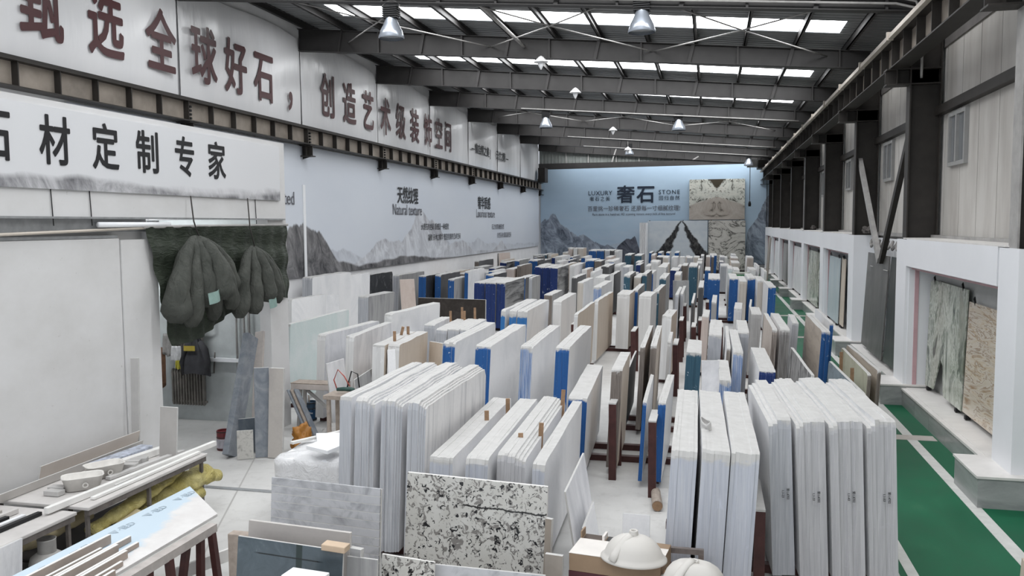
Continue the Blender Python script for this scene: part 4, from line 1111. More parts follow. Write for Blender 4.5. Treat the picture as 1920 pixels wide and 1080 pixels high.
c = t.mix(t.step(.028, t.math('ABSOLUTE', t.math('ADD', s[0], -.10)), .004), c, (.020, .034, .034))
ln_ = t.math('ABSOLUTE', t.math('SUBTRACT', s[2], t.math('ADD', .86, t.math('MULTIPLY', s[0], 0.0))))
c = t.mix(t.math('MULTIPLY', t.step(.005, ln_, .003), t.step(.30, t.math('ABSOLUTE', s[0]), .03)), c, (.006, .010, .012))
mir = t.done(c)
board('mirror_slab', (-3.73, 5.91), (-2.75, 5.8), .98, 7, .02, mir, 'dark blue grey glossy slab with tape, nearest at the bottom left')
tag(MB().box((-.10, -.05, 0), (.10, .05, .05)).build('wood_block', plain('pale_wood_block', (.52, .40, .29)), bevel=.006, loc=(-2.82, 5.81, 0.98), rot=(0, .05, -.02)), 'pale wooden block lying on the top edge of the dark slab', 'block')
board('stone_slab', (-2.81, 5.99), (-2.54, 5.97), .86, 6, .02, stone('dark_streaked_tile', (.26, .26, .265), (.40, .40, .40), (8, 1, .6), 1, 1, .3, .7), 'small grey streaked tile beside the taupe board', 'tile')
board('stone_slab', (-2.83, 6.02), (-2.69, 5.99), .92, 6, .05, plain('grey_offcut_block', (.34, .34, .345)), 'stack of grey offcuts behind the small streaked tile')
tag(MB().box((-.16, -.08, 0), (.16, .08, .04)).build('white_board', whitepl, bevel=.006, loc=(-2.93, 5.52, 0.86), rot=(0, 0, -.1)), 'white stone piece cut off by the bottom edge before the dark slab', 'slab')
tag(MB().box((-.2, -.1, 0), (.2, .1, .85)).build('support_crate', wood, loc=(-2.93, 5.52, .002)), 'wooden crate under the white stone piece', 'crate')
board('stone_slab', (-1.35, 6.79), (-1.29, 6.77), 1.0, 5, .04, plain('brown_taupe_edge', (.26, .225, .19)), 'narrow brown board standing at the right edge of the granite slab')
board('stone_slab', (-1.3, 6.52), (-1.15, 6.5), .80, 5, .04, plain('brown_taupe_face', (.27, .24, .21)), 'small brown board between granite slab and carton')
tag(MB().box((-.11, -.05, .0), (.11, .05, .70)).build('timber_block', woodg, bevel=.006, loc=(-4.15, 6.63, .004)), 'grey timber block peeking out left of the taupe board', 'timber')
# white slabs leaning inside the bay
board('stone_slab', (-1.28, 7.43), (-1.31, 8.77), 1.03, 9, .02, FACE['marble'], 'white marble slab leaning edge on, between the granite slab and carton')
board('stone_slab', (-1.13, 7.54), (-1.14, 8.3), .66, 9, .02, FACE['white'], 'small white slab leaning against the edge on marble slab')
board('stone_slab', (-0.92, 9.04), (-0.62, 9.03), .30, 8, .02, FACE['white'], 'small white slab standing on the floor behind the basin')
lg = thing('log', 'short round log lying on the floor beside the rack', 'log', (-.60, 10.02, .07), .1)
MB().tube([(0, 0, 0), (0, .55, 0)], [.065, .06], 14).build('trunk', woodg, lg, smooth=False)
MB().lathe([(0, 0), (.055, 0), (.062, .004)], (0, 0, 0), 14).build('cut_end', wood, lg, rot=(R(90), 0, 0), loc=(0, -.002, 0))

# carton with an upturned basin
card = plain('brown_cardboard', (.27, .19, .125), .75, 0, .08, 10)
cardtop = plain('dusty_cardboard_top', (.66, .63, .60), .8, 0, .06, 6)
maroon = plain('maroon_carton_print', (.070, .020, .026), .5, 0, .1, 8)
P1, P2 = (-1.11, 6.59), (-0.36, 6.49)
rz = math.atan2(P2[1] - P1[1], P2[0] - P1[0]); Wc = math.hypot(P2[0] - P1[0], P2[1] - P1[1])
cb = thing('carton', 'brown and maroon carton with white top carrying the upturned basin', 'box', (P1[0], P1[1], .40), rz)
MB().box((0, 0, .25), (Wc, .46, .398)).build('upper_side', card, cb, bevel=.003)
MB().box((-.003, -.003, 0), (Wc + .003, .463, .25)).build('printed_band', maroon, cb)
MB().box((-.002, -.002, .398), (Wc + .002, .34, .402)).build('top_flap', cardtop, cb)
MB().box((0, .34, .398), (.012, .46, .46)).build('rim_flap', card, cb); MB().box((.19, .34, .398), (.21, .46, .44)).build('divider', cardtop, cb)
MB().box((.02, .345, .3985), (.18, .455, .4)).build('hollow_shade_plate', plain('carton_shade_brown', (.06, .04, .03)), cb); MB().box((.22, .345, .3985), (.42, .455, .4)).build('hollow_shade_plate', plain('carton_shade_black', (.02, .02, .02)), cb)  # flat dark plates paint the shade inside the open compartments
bpy.context.view_layer.update()
q = text('carton_lettering', 'A S R A S', .085, (0, 0, 0), BACK, card, None)
q.parent = cb; q.matrix_parent_inverse = Matrix(); q.matrix_basis = BACK.copy(); q.location = (.34 * Wc / .72, -.005, .195)
tag(MB().box((-.02, 0, 0), (Wc + .02, .5, .399)).build('carton', card, loc=(P1[0], P1[1] - .02, 0), rot=(0, 0, rz)), 'plain lower carton under the basin carton, below the picture edge', 'box')
cer = plain('unglazed_cream_ceramic', (.56, .54, .51), .5, 0, .03, 4, .4)
def basin(loc, rz, label, dome=.205, sq=2.0, sy=.78):
    o = thing('wash_basin', label, 'basin', loc, rz, 'upturned wash basins')
    prof = [(.262, 0), (.270, .006), (.268, .022), (.245, .034), (.235, .055), (.215, .10), (.18, .145), (.13, .178), (.075, .196), (.03, dome), (0, dome)]
    b = MB(); n = 48
    for r_, z_ in prof:
        for k in range(n):
            th = 2 * math.pi * k / n; c_, s_ = math.cos(th), math.sin(th)
            q = (abs(c_) ** sq + abs(s_) ** sq) ** (-1 / sq)
            b.v.append((r_ * c_ * q, r_ * s_ * q * sy, z_))
    for i in range(len(prof) - 1):
        for k in range(n):
            k2 = (k + 1) % n; b.f.append((i * n + k, i * n + k2, (i + 1) * n + k2, (i + 1) * n + k)); b.m.append(0)
    b.build('bowl', cer, o, smooth=True, fix=False)
    MB().lathe([(.040, dome - .03), (.036, dome + .028), (.034, dome + .034), (.022, dome + .034), (.020, dome + .02)], (.0, 0, 0), 20).build('drain_collar', cer, o, smooth=True); dc = o.children[-1]
    MB().lathe([(0, dome + .012), (.021, dome + .012)], (0, 0, 0), 16).build('drain_hole', black, dc)
    pts = [(-.01 - .02 * i, -.012 - .030 * i * (.9), 0) for i in range(7)]
    zz = [.20, .19, .172, .146, .115, .075, .030]
    b = MB(); b.tube([(p_[0] * 1.05, p_[1] * 1.05, z_ + .004) for p_, z_ in zip(pts, zz)], [(.034, .018)] * 7, 12); b.build('overflow_ridge', cer, o, smooth=True)
basin((-0.58, 6.57, 0.8), rz, 'cream upturned oval basin on the white topped carton')
basin((-0.1, 6.4, 0.7), rz, 'cream upturned basin cut off at the bottom edge, beside the metal frame', .17, 3.2, .62)
tag(MB().box((-.3, -.22, 0), (.3, .22, .698)).build('crate', wood, loc=(-0.1, 6.4, 0), rot=(0, 0, rz)), 'wooden crate under the second basin, below the picture edge', 'crate')
mf = thing('tube_stand', 'small rusty square tube frame standing behind the second basin', 'frame', (-0.33, 6.98, 0))
MB().box((-.02, -.02, 0), (.025, .02, .72)).build('upright', plain('rusty_tube', (.15, .125, .115), .55, 0, .3, 9), mf); MB().box((.255, -.02, 0), (.30, .02, .72)).build('upright', plain('rusty_tube2', (.15, .125, .115), .55, 0, .3, 9), mf)
MB().box((-.02, -.02, .72), (.30, .02, .765)).build('cross_bar', plain('rusty_tube3', (.19, .165, .155), .55, 0, .3, 9), mf)
# ------------------------------------------------------------------ stone slab bundles
rnd = random.Random(11)
UNIT = []
for v in range(10):
    rg = random.Random(100 + v)
    pts = [(-.5, 0), (-.5 + rg.uniform(0, .004), .40), (-.5, .93 + rg.uniform(-.03, .03))]
    ch = rg.uniform(.004, .03)
    pts += [(-.5 + ch * .25, .985 - rg.uniform(0, .012)), (-.5 + ch, .993 + rg.uniform(-.006, .004))]
    for k in range(6):
        pts.append((-.40 + k * .15 + rg.uniform(-.04, .04), .995 + rg.uniform(-.007, .005)))
    pts += [(.5 - rg.uniform(.005, .03), .992), (.5, .96 - rg.uniform(0, .04)), (.5, 0)]
    b = MB(); n = len(pts)
    A = [(-.5, y, z) for y, z in pts]; B = [(.5, y, z) for y, z in pts]
    b.face(A, 0); b.face(list(reversed(B)), 0)
    for i in range(n):
        j = (i + 1) % n
        m = 1 if i < 3 or i >= n - 2 else 2
        b.face([A[i], B[i], B[j], A[j]], m)
    UNIT.append(b.mesh('slab', [FACE['white'], ENDM['wht'], MT['dust']]))
def bundle_of_slabs(x, y, yaw, w_, L, h, lean, n, end, face, label, group, step, seed):
    rg = random.Random(seed)
    e = link(bpy.data.objects.new('slab_bundle', None)); e.empty_display_size = .1
    lr = R(lean)
    e.location = (x, y, .09 + abs(math.sin(lr)) * w_ / 2); e.rotation_euler = (0, lr, R(yaw))
    tag(e, label, 'slab bundle', group)
    th = w_ / n; v0 = rg.randrange(10)
    for k in range(n):
        o = link(bpy.data.objects.new('slab', UNIT[v0 if rg.random() < .8 else rg.randrange(10)])); o.parent = e
        dh = rg.uniform(-.004, .003); dy = rg.uniform(-.006, .006); dl = rg.uniform(-.02, .01)
        if step < 0 and k < 2: dh -= .055 - .02 * k; dy -= .02
        if step > 0 and k >= n - 3: dh -= .020 * (k - n + 4); dy += .010 * (k - n + 4)
        o.location = (-w_ / 2 + th * (k + .5), dy, 0)
        o.scale = (th * (.998 if n > 1 else 1), L + dl, h + dh)
        for s, mt in ((0, FACE[face]), (1, ENDM[end]), (2, MT['dust'])):
            o.material_slots[s].link = 'OBJECT'; o.material_slots[s].material = mt
    return e
BUNDLES = [
(-3.784,9.08,0.754,0.13,2.28,1.63,2.6,3,'gry','white','white marble slabs with grey streaked ends, first from left in the front row','slab bundles in the front row',0),
(-3.559,9.05,1.224,0.205,2.34,1.63,2.6,8,'gry','marble','grey veined marble slabs with grey streaked ends, second from left in the front row','slab bundles in the front row',1),
(-3.279,9.095,1.45,0.214,2.37,1.63,2.6,9,'gry','marble','grey veined marble slabs with grey streaked ends, third from left in the front row','slab bundles in the front row',1),
(-2.969,9.05,-0.0,0.19,2.32,1.63,2.6,8,'gry','veined','grey streaked white slabs with grey streaked ends, fourth from left in the front row','slab bundles in the front row',1),
(-2.658,9.084,2.032,0.233,2.9,1.13,2.6,7,'bluw','white','white marble slabs with pale bluish ends, fifth from left in the front row','slab bundles in the front row',0),
(-2.31,9.154,1.921,0.223,2.9,1.13,2.6,7,'bluw','white','white marble slabs with pale bluish ends, sixth from left in the front row','slab bundles in the front row',0),
(-2.006,9.339,1.747,0.279,2.9,1.13,2.6,8,'gryl','white','white marble slabs with pale grey ends, seventh from left in the front row','slab bundles in the front row',1),
(-1.672,9.104,1.606,0.12,2.9,1.13,2.6,4,'bluw','white','white marble slabs with pale bluish ends, eighth from left in the front row','slab bundles in the front row',0),
(-0.303,8.455,0.862,0.22,2.66,1.49,3.2,7,'bluw','white','white marble slabs with pale bluish ends, ninth from left in the front row','slab bundles in the front row',0),
(-0.048,8.445,1.292,0.23,2.66,1.49,3.2,7,'bluw','white','white marble slabs with pale bluish ends, tenth from left in the front row','slab bundles in the front row',0),
(0.207,8.435,0.661,0.23,2.6,1.49,3.2,7,'bluw','white','white marble slabs with pale bluish ends, eleventh from left in the front row','slab bundles in the front row',0),
(0.665,9.213,3.132,0.21,2.01,1.56,-2.4,5,'gry','white','white marble slabs with grey streaked ends, twelfth from left in the front row','slab bundles in the front row',-1),
(0.935,9.258,3.165,0.26,2.17,1.56,-2.4,8,'gryl','white','white marble slabs with pale grey ends, thirteenth from left in the front row','slab bundles in the front row',-1),
(1.246,9.353,3.592,0.3,2.23,1.56,-2.4,8,'gryl','white','white marble slabs with pale grey ends, fourteenth from left in the front row','slab bundles in the front row',-1),
(1.566,9.353,3.743,0.26,2.14,1.56,-2.4,7,'gryl','white','white marble slabs with pale grey ends, fifteenth from left in the front row','slab bundles in the front row',-1),
(-7.917,15.664,1.631,0.1,2.81,1.56,3.2,2,'gren','green','pale green onyx slabs with pale green ends, first from left in the second row','slab bundles in the second row',0),
(-6.675,14.453,-3.674,0.16,2.18,1.51,3.2,3,'wht','marble','grey veined marble slabs with white rough ends, second from left in the second row','slab bundles in the second row',0),
(-6.199,14.302,3.865,0.14,2.22,1.51,3.2,3,'wht','marble','grey veined marble slabs with white rough ends, third from left in the second row','slab bundles in the second row',0),
(-5.54,13.853,4.0,0.21,1.89,1.41,3.2,3,'wht','beige','beige stone slabs with white rough ends, fourth from left in the second row','slab bundles in the second row',0),
(-5.313,13.933,4.0,0.2,1.83,1.41,3.2,3,'wht','beige','beige stone slabs with white rough ends, fifth from left in the second row','slab bundles in the second row',0),
(-4.247,14.27,1.281,0.2,2.9,1.51,3.2,4,'blue','white','white marble slabs with blue painted ends, sixth from left in the second row','slab bundles in the second row',0),
(-3.602,14.025,1.285,0.25,2.9,1.51,3.2,5,'blue','white','white marble slabs with blue painted ends, seventh from left in the second row','slab bundles in the second row',0),
(-2.907,14.04,1.502,0.19,2.9,1.51,3.2,7,'strp','white','white marble slabs with blue striped ends, eighth from left in the second row','slab bundles in the second row',0),
(-2.333,14.09,0.949,0.21,2.9,1.51,3.2,4,'blue','white','white marble slabs with blue painted ends, ninth from left in the second row','slab bundles in the second row',0),
(-1.822,12.123,2.777,0.25,2.68,1.11,3.2,4,'blue','white','white marble slabs with blue painted ends, tenth from left in the second row','slab bundles in the second row',0),
(-1.344,12.2,1.459,0.15,1.57,1.41,3.2,5,'brn','beige','beige stone slabs with brown striped ends, eleventh from left in the second row','slab bundles in the second row',0),
(-1.391,14.45,1.259,0.03,2.73,1.01,3.2,1,'gry','slate','dark slate slabs with grey streaked ends, twelfth from left in the second row','slab bundles in the second row',0),
(-1.18,15.115,1.242,0.08,2.9,1.41,3.2,3,'brn','brown','brown stone slabs with brown striped ends, thirteenth from left in the second row','slab bundles in the second row',0),
(-0.905,11.935,1.102,0.05,2.08,1.08,3.2,2,'blue','white','white marble slabs with blue painted ends, fourteenth from left in the second row','slab bundles in the second row',0),
(-1.014,15.16,1.432,0.1,2.8,1.41,3.2,3,'brn','beige','beige stone slabs with brown striped ends, fifteenth from left in the second row','slab bundles in the second row',0),
(-0.65,11.945,-0.554,0.1,2.07,1.08,3.2,4,'blue','white','white marble slabs with blue painted ends, sixteenth from left in the second row','slab bundles in the second row',0),
(-0.328,14.535,0.392,0.24,1.5,1.31,3.2,7,'teal','white','white marble slabs with dark teal ends, seventeenth from left in the second row','slab bundles in the second row',0),
(0.147,12.825,0.295,0.16,1.86,1.21,3.2,6,'strp','white','white marble slabs with blue striped ends, eighteenth from left in the second row','slab bundles in the second row',0),
(0.229,15.255,-0.343,0.059,2.9,1.41,3.2,2,'brn','white','white marble slabs with brown striped ends, nineteenth from left in the second row','slab bundles in the second row',0),
(0.352,14.785,0.202,0.149,2.84,1.41,3.2,6,'strp','white','white marble slabs with blue striped ends, twentieth from left in the second row','slab bundles in the second row',0),
(0.745,13.745,0.481,0.23,2.38,1.26,3.2,7,'navy','white','white marble slabs with navy painted ends, twenty-first from left in the second row','slab bundles in the second row',0),
(1.401,14.3,0.739,0.05,2.9,1.16,3.2,2,'wht','streakbw','black streaked marble slabs with white rough ends, twenty-second from left in the second row','slab bundles in the second row',0),
(2.021,13.785,1.479,0.05,2.9,1.01,3.2,2,'wht','bluegray','blue grey marble slabs with white rough ends, twenty-third from left in the second row','slab bundles in the second row',0),
(2.367,15.135,-0.433,0.05,2.9,1.06,3.2,2,'brn','yellow','pale yellow onyx slabs with brown striped ends, twenty-fourth from left in the second row','slab bundles in the second row',0),
(2.497,15.215,0.436,0.06,2.9,1.11,3.2,2,'brn','tan','tan travertine slabs with brown striped ends, twenty-fifth from left in the second row','slab bundles in the second row',0),
(-6.245,16.722,-4.0,0.16,2.52,1.66,3.2,2,'wht','white','white marble slabs with white rough ends, first from left in the third row','slab bundles in the third row',0),
(-5.778,16.983,4.0,0.22,1.5,1.36,3.2,3,'gry','marble','grey veined marble slabs with grey streaked ends, second from left in the third row','slab bundles in the third row',0),
(-5.42,16.848,4.0,0.22,1.9,1.31,3.2,4,'gry','white','white marble slabs with grey streaked ends, third from left in the third row','slab bundles in the third row',0),
(-5.18,16.888,4.0,0.22,1.9,1.31,3.2,4,'gry','white','white marble slabs with grey streaked ends, fourth from left in the third row','slab bundles in the third row',0),
(-4.964,16.928,4.0,0.17,1.89,1.31,3.2,3,'gry','white','white marble slabs with grey streaked ends, fifth from left in the third row','slab bundles in the third row',0),
(-4.593,19.35,0.73,0.1,2.9,1.51,3.2,4,'ltbl','white','white marble slabs with bright blue ends, sixth from left in the third row','slab bundles in the third row',0),
(-4.414,19.379,2.369,0.16,2.9,1.51,3.2,5,'ltbl','white','white marble slabs with bright blue ends, seventh from left in the third row','slab bundles in the third row',0),
(-4.157,19.305,1.284,0.22,2.9,1.51,3.2,5,'ltbl','white','white marble slabs with bright blue ends, eighth from left in the third row','slab bundles in the third row',0),
(-2.871,18.855,0.64,0.08,2.9,1.51,3.2,2,'wht','beige','beige stone slabs with white rough ends, ninth from left in the third row','slab bundles in the third row',0),
(-0.818,16.425,0.813,0.06,1.5,1.21,3.2,1,'wht','white','white marble slabs with white rough ends, tenth from left in the third row','slab bundles in the third row',0),
(-0.956,18.974,-2.472,0.2,1.5,1.41,3.2,5,'wht','beige','beige stone slabs with white rough ends, eleventh from left in the third row','slab bundles in the third row',0),
(-0.164,20.03,-1.071,0.15,1.5,1.31,3.2,2,'pink','pink','pale pink stone slabs with pinkish ends, twelfth from left in the third row','slab bundles in the third row',0),
(0.031,16.535,-0.69,0.23,2.49,1.41,3.2,6,'gry','white','white marble slabs with grey streaked ends, thirteenth from left in the third row','slab bundles in the third row',0),
(0.536,16.77,-0.855,0.2,2.01,1.41,3.2,5,'gry','white','white marble slabs with grey streaked ends, fourteenth from left in the third row','slab bundles in the third row',0),
(0.934,19.85,-0.955,0.22,1.5,1.41,3.2,5,'gray','gray','grey marble slabs with grey ends, fifteenth from left in the third row','slab bundles in the third row',0),
(1.12,17.8,-0.17,0.09,2.9,1.41,3.2,3,'brst','breccia','pale breccia slabs with brown streaked ends, sixteenth from left in the third row','slab bundles in the third row',0),
(1.311,17.835,-0.177,0.17,2.9,1.41,3.2,5,'grst','white','white marble slabs with black streaked ends, seventeenth from left in the third row','slab bundles in the third row',0),
(1.712,19.209,-1.998,0.13,1.72,1.31,3.2,4,'gry','white','white marble slabs with grey streaked ends, eighteenth from left in the third row','slab bundles in the third row',0),
(2.017,17.635,-0.412,0.15,2.9,1.41,3.2,5,'blue','tan','tan travertine slabs with blue painted ends, nineteenth from left in the third row','slab bundles in the third row',0),
(2.321,19.055,-0.981,0.07,2.9,1.41,3.2,3,'blue','white','white marble slabs with blue painted ends, twentieth from left in the third row','slab bundles in the third row',0),
(-11.195,21.548,-4.0,0.16,1.83,1.41,2.0,3,'wht','white','white marble slabs with white rough ends, first from left in the fourth row','slab bundles in the fourth row',0),
(-11.791,24.095,0.0,0.32,2.78,1.89,2.0,5,'gry','white','white marble slabs with grey streaked ends, second from left in the fourth row','slab bundles in the fourth row',0),
(-9.818,23.343,-3.536,0.33,1.78,1.36,2.0,4,'gry','gray','grey marble slabs with grey streaked ends, third from left in the fourth row','slab bundles in the fourth row',0),
(-3.768,21.555,0.878,0.21,2.61,1.51,2.0,4,'wht','white','white marble slabs with white rough ends, fourth from left in the fourth row','slab bundles in the fourth row',0),
(-2.793,21.97,-1.005,0.11,2.85,1.51,2.0,2,'wht','beige','beige stone slabs with white rough ends, fifth from left in the fourth row','slab bundles in the fourth row',0),
(-2.338,23.295,-0.385,0.34,1.5,1.51,2.0,5,'wht','beige','beige stone slabs with white rough ends, sixth from left in the fourth row','slab bundles in the fourth row',0),
(-1.701,22.874,-2.42,0.32,1.5,1.51,2.0,5,'wht','white','white marble slabs with white rough ends, seventh from left in the fourth row','slab bundles in the fourth row',0),
(-0.489,23.015,-0.0,0.06,2.9,1.41,2.0,2,'dark','brown','brown stone slabs with charcoal ends, eighth from left in the fourth row','slab bundles in the fourth row',0),
(0.061,22.79,-1.005,0.12,2.28,1.41,2.0,3,'gray','gray','grey marble slabs with grey ends, ninth from left in the fourth row','slab bundles in the fourth row',0),
(0.638,21.484,-2.726,0.18,1.5,1.36,2.0,3,'wht','white','white marble slabs with white rough ends, tenth from left in the fourth row','slab bundles in the fourth row',0),
(0.941,21.758,-3.296,0.05,1.91,1.41,2.0,1,'wht','white','white marble slabs with white rough ends, eleventh from left in the fourth row','slab bundles in the fourth row',0),
(-11.862,26.438,0.0,0.213,1.805,1.77,2.0,3,'wht','white','white marble slabs with white rough ends, first from left in the fifth row','slab bundles in the fifth row',0),
(-11.883,28.533,0.0,0.126,2.285,1.67,2.0,2,'blue','black','black marble slabs with blue painted ends, second from left in the fifth row','slab bundles in the fifth row',0),
(-7.493,27.91,0.0,0.36,2.9,1.51,2.0,6,'navy','gray','grey marble slabs with navy painted ends, third from left in the fifth row','slab bundles in the fifth row',0),
(-7.058,27.715,0.0,0.35,2.9,1.51,2.0,6,'navy','gray','grey marble slabs with navy painted ends, fourth from left in the fifth row','slab bundles in the fifth row',0),
(-6.718,27.76,0.0,0.29,2.9,1.51,2.0,5,'navy','streak','grey streaked stone slabs with navy painted ends, fifth from left in the fifth row','slab bundles in the fifth row',0),
(-4.992,26.52,0.0,0.26,1.94,1.21,2.0,4,'brn','gray','grey marble slabs with brown striped ends, sixth from left in the fifth row','slab bundles in the fifth row',0),
(-4.188,28.14,0.0,0.19,2.48,1.51,2.0,3,'beig','white','white marble slabs with beige ends, seventh from left in the fifth row','slab bundles in the fifth row',0),
(-3.393,26.58,0.0,0.24,2.9,1.51,2.0,5,'strp','white','white marble slabs with blue striped ends, eighth from left in the fifth row','slab bundles in the fifth row',0),
(-2.163,25.375,0.0,0.16,2.63,1.51,2.0,3,'blue','gray','grey marble slabs with blue painted ends, ninth from left in the fifth row','slab bundles in the fifth row',0),
(-1.518,25.24,-1.332,0.15,2.58,1.51,2.0,3,'teal','brown','brown stone slabs with dark teal ends, tenth from left in the fifth row','slab bundles in the fifth row',0),
(-0.967,25.405,-0.282,0.09,2.9,1.41,2.0,2,'gry','white','white marble slabs with grey streaked ends, eleventh from left in the fifth row','slab bundles in the fifth row',0),
(-0.849,25.795,0.0,0.08,2.9,1.41,2.0,2,'gry','white','white marble slabs with grey streaked ends, twelfth from left in the fifth row','slab bundles in the fifth row',0),
(-0.336,27.68,0.0,0.15,2.9,1.46,2.0,2,'dark','dark','charcoal stone slabs with charcoal ends, thirteenth from left in the fifth row','slab bundles in the fifth row',0),
(1.737,27.117,0.0,0.22,2.525,1.51,2.0,4,'blue','white','white marble slabs with blue painted ends, fourteenth from left in the fifth row','slab bundles in the fifth row',0),
(-11.708,31.175,0.0,0.23,2.9,1.51,2.0,4,'gry','gray','grey marble slabs with grey streaked ends, first from left in the sixth row','slab bundles in the sixth row',0),
(-10.578,30.37,0.0,0.29,1.68,1.51,2.0,4,'blue','black','black marble slabs with blue painted ends, second from left in the sixth row','slab bundles in the sixth row',0),
(-10.198,31.495,0.0,0.23,2.52,1.51,2.0,3,'blue','dark','charcoal stone slabs with blue painted ends, third from left in the sixth row','slab bundles in the sixth row',0),
(-9.394,30.32,0.0,0.23,1.91,1.41,2.0,3,'blue','gray','grey marble slabs with blue painted ends, fourth from left in the sixth row','slab bundles in the sixth row',0),
(-9.068,31.415,0.0,0.14,2.36,1.66,2.0,2,'blue','white','white marble slabs with blue painted ends, fifth from left in the sixth row','slab bundles in the sixth row',0),
(-6.333,29.86,0.0,0.12,1.5,1.51,2.0,2,'gry','gray','grey marble slabs with grey streaked ends, sixth from left in the sixth row','slab bundles in the sixth row',0),
(-3.078,32.33,0.0,0.23,2.5,1.51,2.0,4,'teal','dark','charcoal stone slabs with dark teal ends, seventh from left in the sixth row','slab bundles in the sixth row',0),
(-1.688,31.135,0.0,0.23,2.9,1.51,2.0,4,'teal','gray','grey marble slabs with dark teal ends, eighth from left in the sixth row','slab bundles in the sixth row',0),
(0.067,31.04,0.0,0.4,2.85,1.51,2.0,6,'blue','gray','grey marble slabs with blue painted ends, ninth from left in the sixth row','slab bundles in the sixth row',0),
(0.728,31.135,0.0,0.281,2.88,1.51,2.0,5,'blue','white','white marble slabs with blue painted ends, tenth from left in the sixth row','slab bundles in the sixth row',0),
(0.992,29.66,0.0,0.231,2.61,1.51,2.0,4,'beig','white','white marble slabs with beige ends, eleventh from left in the sixth row','slab bundles in the sixth row',0),
(1.323,31.225,0.0,0.251,2.9,1.51,2.0,5,'blue','white','white marble slabs with blue painted ends, twelfth from left in the sixth row','slab bundles in the sixth row',0),
(1.577,29.735,0.0,0.241,2.61,1.51,2.0,4,'beig','white','white marble slabs with beige ends, thirteenth from left in the sixth row','slab bundles in the sixth row',0),
(-10.719,32.997,0.0,0.252,2.176,1.422,2.0,2,'gray','gray','grey marble slabs with grey ends, first from left in the seventh row','slab bundles in the seventh row',0),
(-8.624,33.073,0.0,0.326,2.191,1.418,2.6,3,'blue','dark','charcoal stone slabs with blue painted ends, second from left in the seventh row','slab bundles in the seventh row',0),
(-7.308,32.983,0.0,0.323,2.162,1.313,2.6,3,'blue','dark','charcoal stone slabs with blue painted ends, third from left in the seventh row','slab bundles in the seventh row',0),
(-5.147,32.856,0.0,0.205,2.463,1.372,2.0,3,'dark','dark','charcoal stone slabs with charcoal ends, fourth from left in the seventh row','slab bundles in the seventh row',0),
(-4.183,32.949,0.0,0.361,2.212,1.351,2.0,4,'wht','white','white marble slabs with white rough ends, fifth from left in the seventh row','slab bundles in the seventh row',0),
(-3.673,32.625,0.0,0.14,2.56,1.51,2.0,3,'wht','dark','charcoal stone slabs with white rough ends, sixth from left in the seventh row','slab bundles in the seventh row',0),
(-2.774,33.275,0.0,0.265,2.582,1.376,2.6,4,'beig','beige','beige stone slabs with beige ends, seventh from left in the seventh row','slab bundles in the seventh row',0),
(-2.493,33.27,0.0,0.18,2.9,1.51,2.0,4,'teal','dark','charcoal stone slabs with dark teal ends, eighth from left in the seventh row','slab bundles in the seventh row',0),
(-1.314,34.42,0.0,0.23,2.26,1.41,2.0,3,'beig','white','white marble slabs with beige ends, ninth from left in the seventh row','slab bundles in the seventh row',0),
(0.972,36.06,0.0,0.23,2.56,1.51,2.0,3,'wht','white','white marble slabs with white rough ends, tenth from left in the seventh row','slab bundles in the seventh row',0),
(2.047,35.575,0.0,0.1,2.9,1.51,2.0,1,'wht','white','white marble slabs with white rough ends, eleventh from left in the seventh row','slab bundles in the seventh row',0),
(-11.394,36.75,0.0,0.413,2.517,1.31,2.0,3,'beig','beige','beige stone slabs with beige ends, first from left in the eighth row','slab bundles in the eighth row',0),
(-10.816,36.447,0.0,0.243,2.2,1.255,2.0,2,'brn','brown','brown stone slabs with brown striped ends, second from left in the eighth row','slab bundles in the eighth row',0),
(-10.433,36.638,0.0,0.363,2.473,1.313,2.0,3,'gry','white','white marble slabs with grey streaked ends, third from left in the eighth row','slab bundles in the eighth row',0),
(-9.639,36.42,0.0,0.164,2.473,1.327,2.6,2,'gry','gray','grey marble slabs with grey streaked ends, fourth from left in the eighth row','slab bundles in the eighth row',0),
(-9.38,36.149,0.0,0.254,2.102,1.377,2.6,4,'blue','white','white marble slabs with blue painted ends, fifth from left in the eighth row','slab bundles in the eighth row',0),
(-7.543,37.945,0.0,0.36,2.9,1.51,2.0,5,'navy','gray','grey marble slabs with navy painted ends, sixth from left in the eighth row','slab bundles in the eighth row',0),
(-7.108,37.525,0.0,0.33,2.9,1.51,2.0,5,'navy','gray','grey marble slabs with navy painted ends, seventh from left in the eighth row','slab bundles in the eighth row',0),
(-6.698,37.115,0.0,0.33,2.9,1.51,2.0,4,'navy','streak','grey streaked stone slabs with navy painted ends, eighth from left in the eighth row','slab bundles in the eighth row',0),
(-6.213,38.335,0.0,0.24,1.51,1.51,2.0,2,'wht','white','white marble slabs with white rough ends, ninth from left in the eighth row','slab bundles in the eighth row',0),
(-4.984,36.788,0.0,0.168,2.761,1.349,2.6,2,'wht','white','white marble slabs with white rough ends, tenth from left in the eighth row','slab bundles in the eighth row',0),
(-3.283,36.18,0.0,0.254,2.226,1.265,2.0,2,'bluw','white','white marble slabs with pale bluish ends, eleventh from left in the eighth row','slab bundles in the eighth row',0),
(-2.496,36.627,0.0,0.186,2.362,1.339,2.0,4,'blue','white','white marble slabs with blue painted ends, twelfth from left in the eighth row','slab bundles in the eighth row',0),
(-0.758,36.525,0.0,0.34,2.9,1.66,2.0,4,'teal','dark','charcoal stone slabs with dark teal ends, thirteenth from left in the eighth row','slab bundles in the eighth row',0),
(0.747,37.355,0.0,0.2,2.75,1.51,2.0,3,'gren','white','white marble slabs with pale green ends, fourteenth from left in the eighth row','slab bundles in the eighth row',0),
(1.607,36.325,0.0,0.26,2.16,1.51,2.0,3,'wht','white','white marble slabs with white rough ends, fifteenth from left in the eighth row','slab bundles in the eighth row',0),
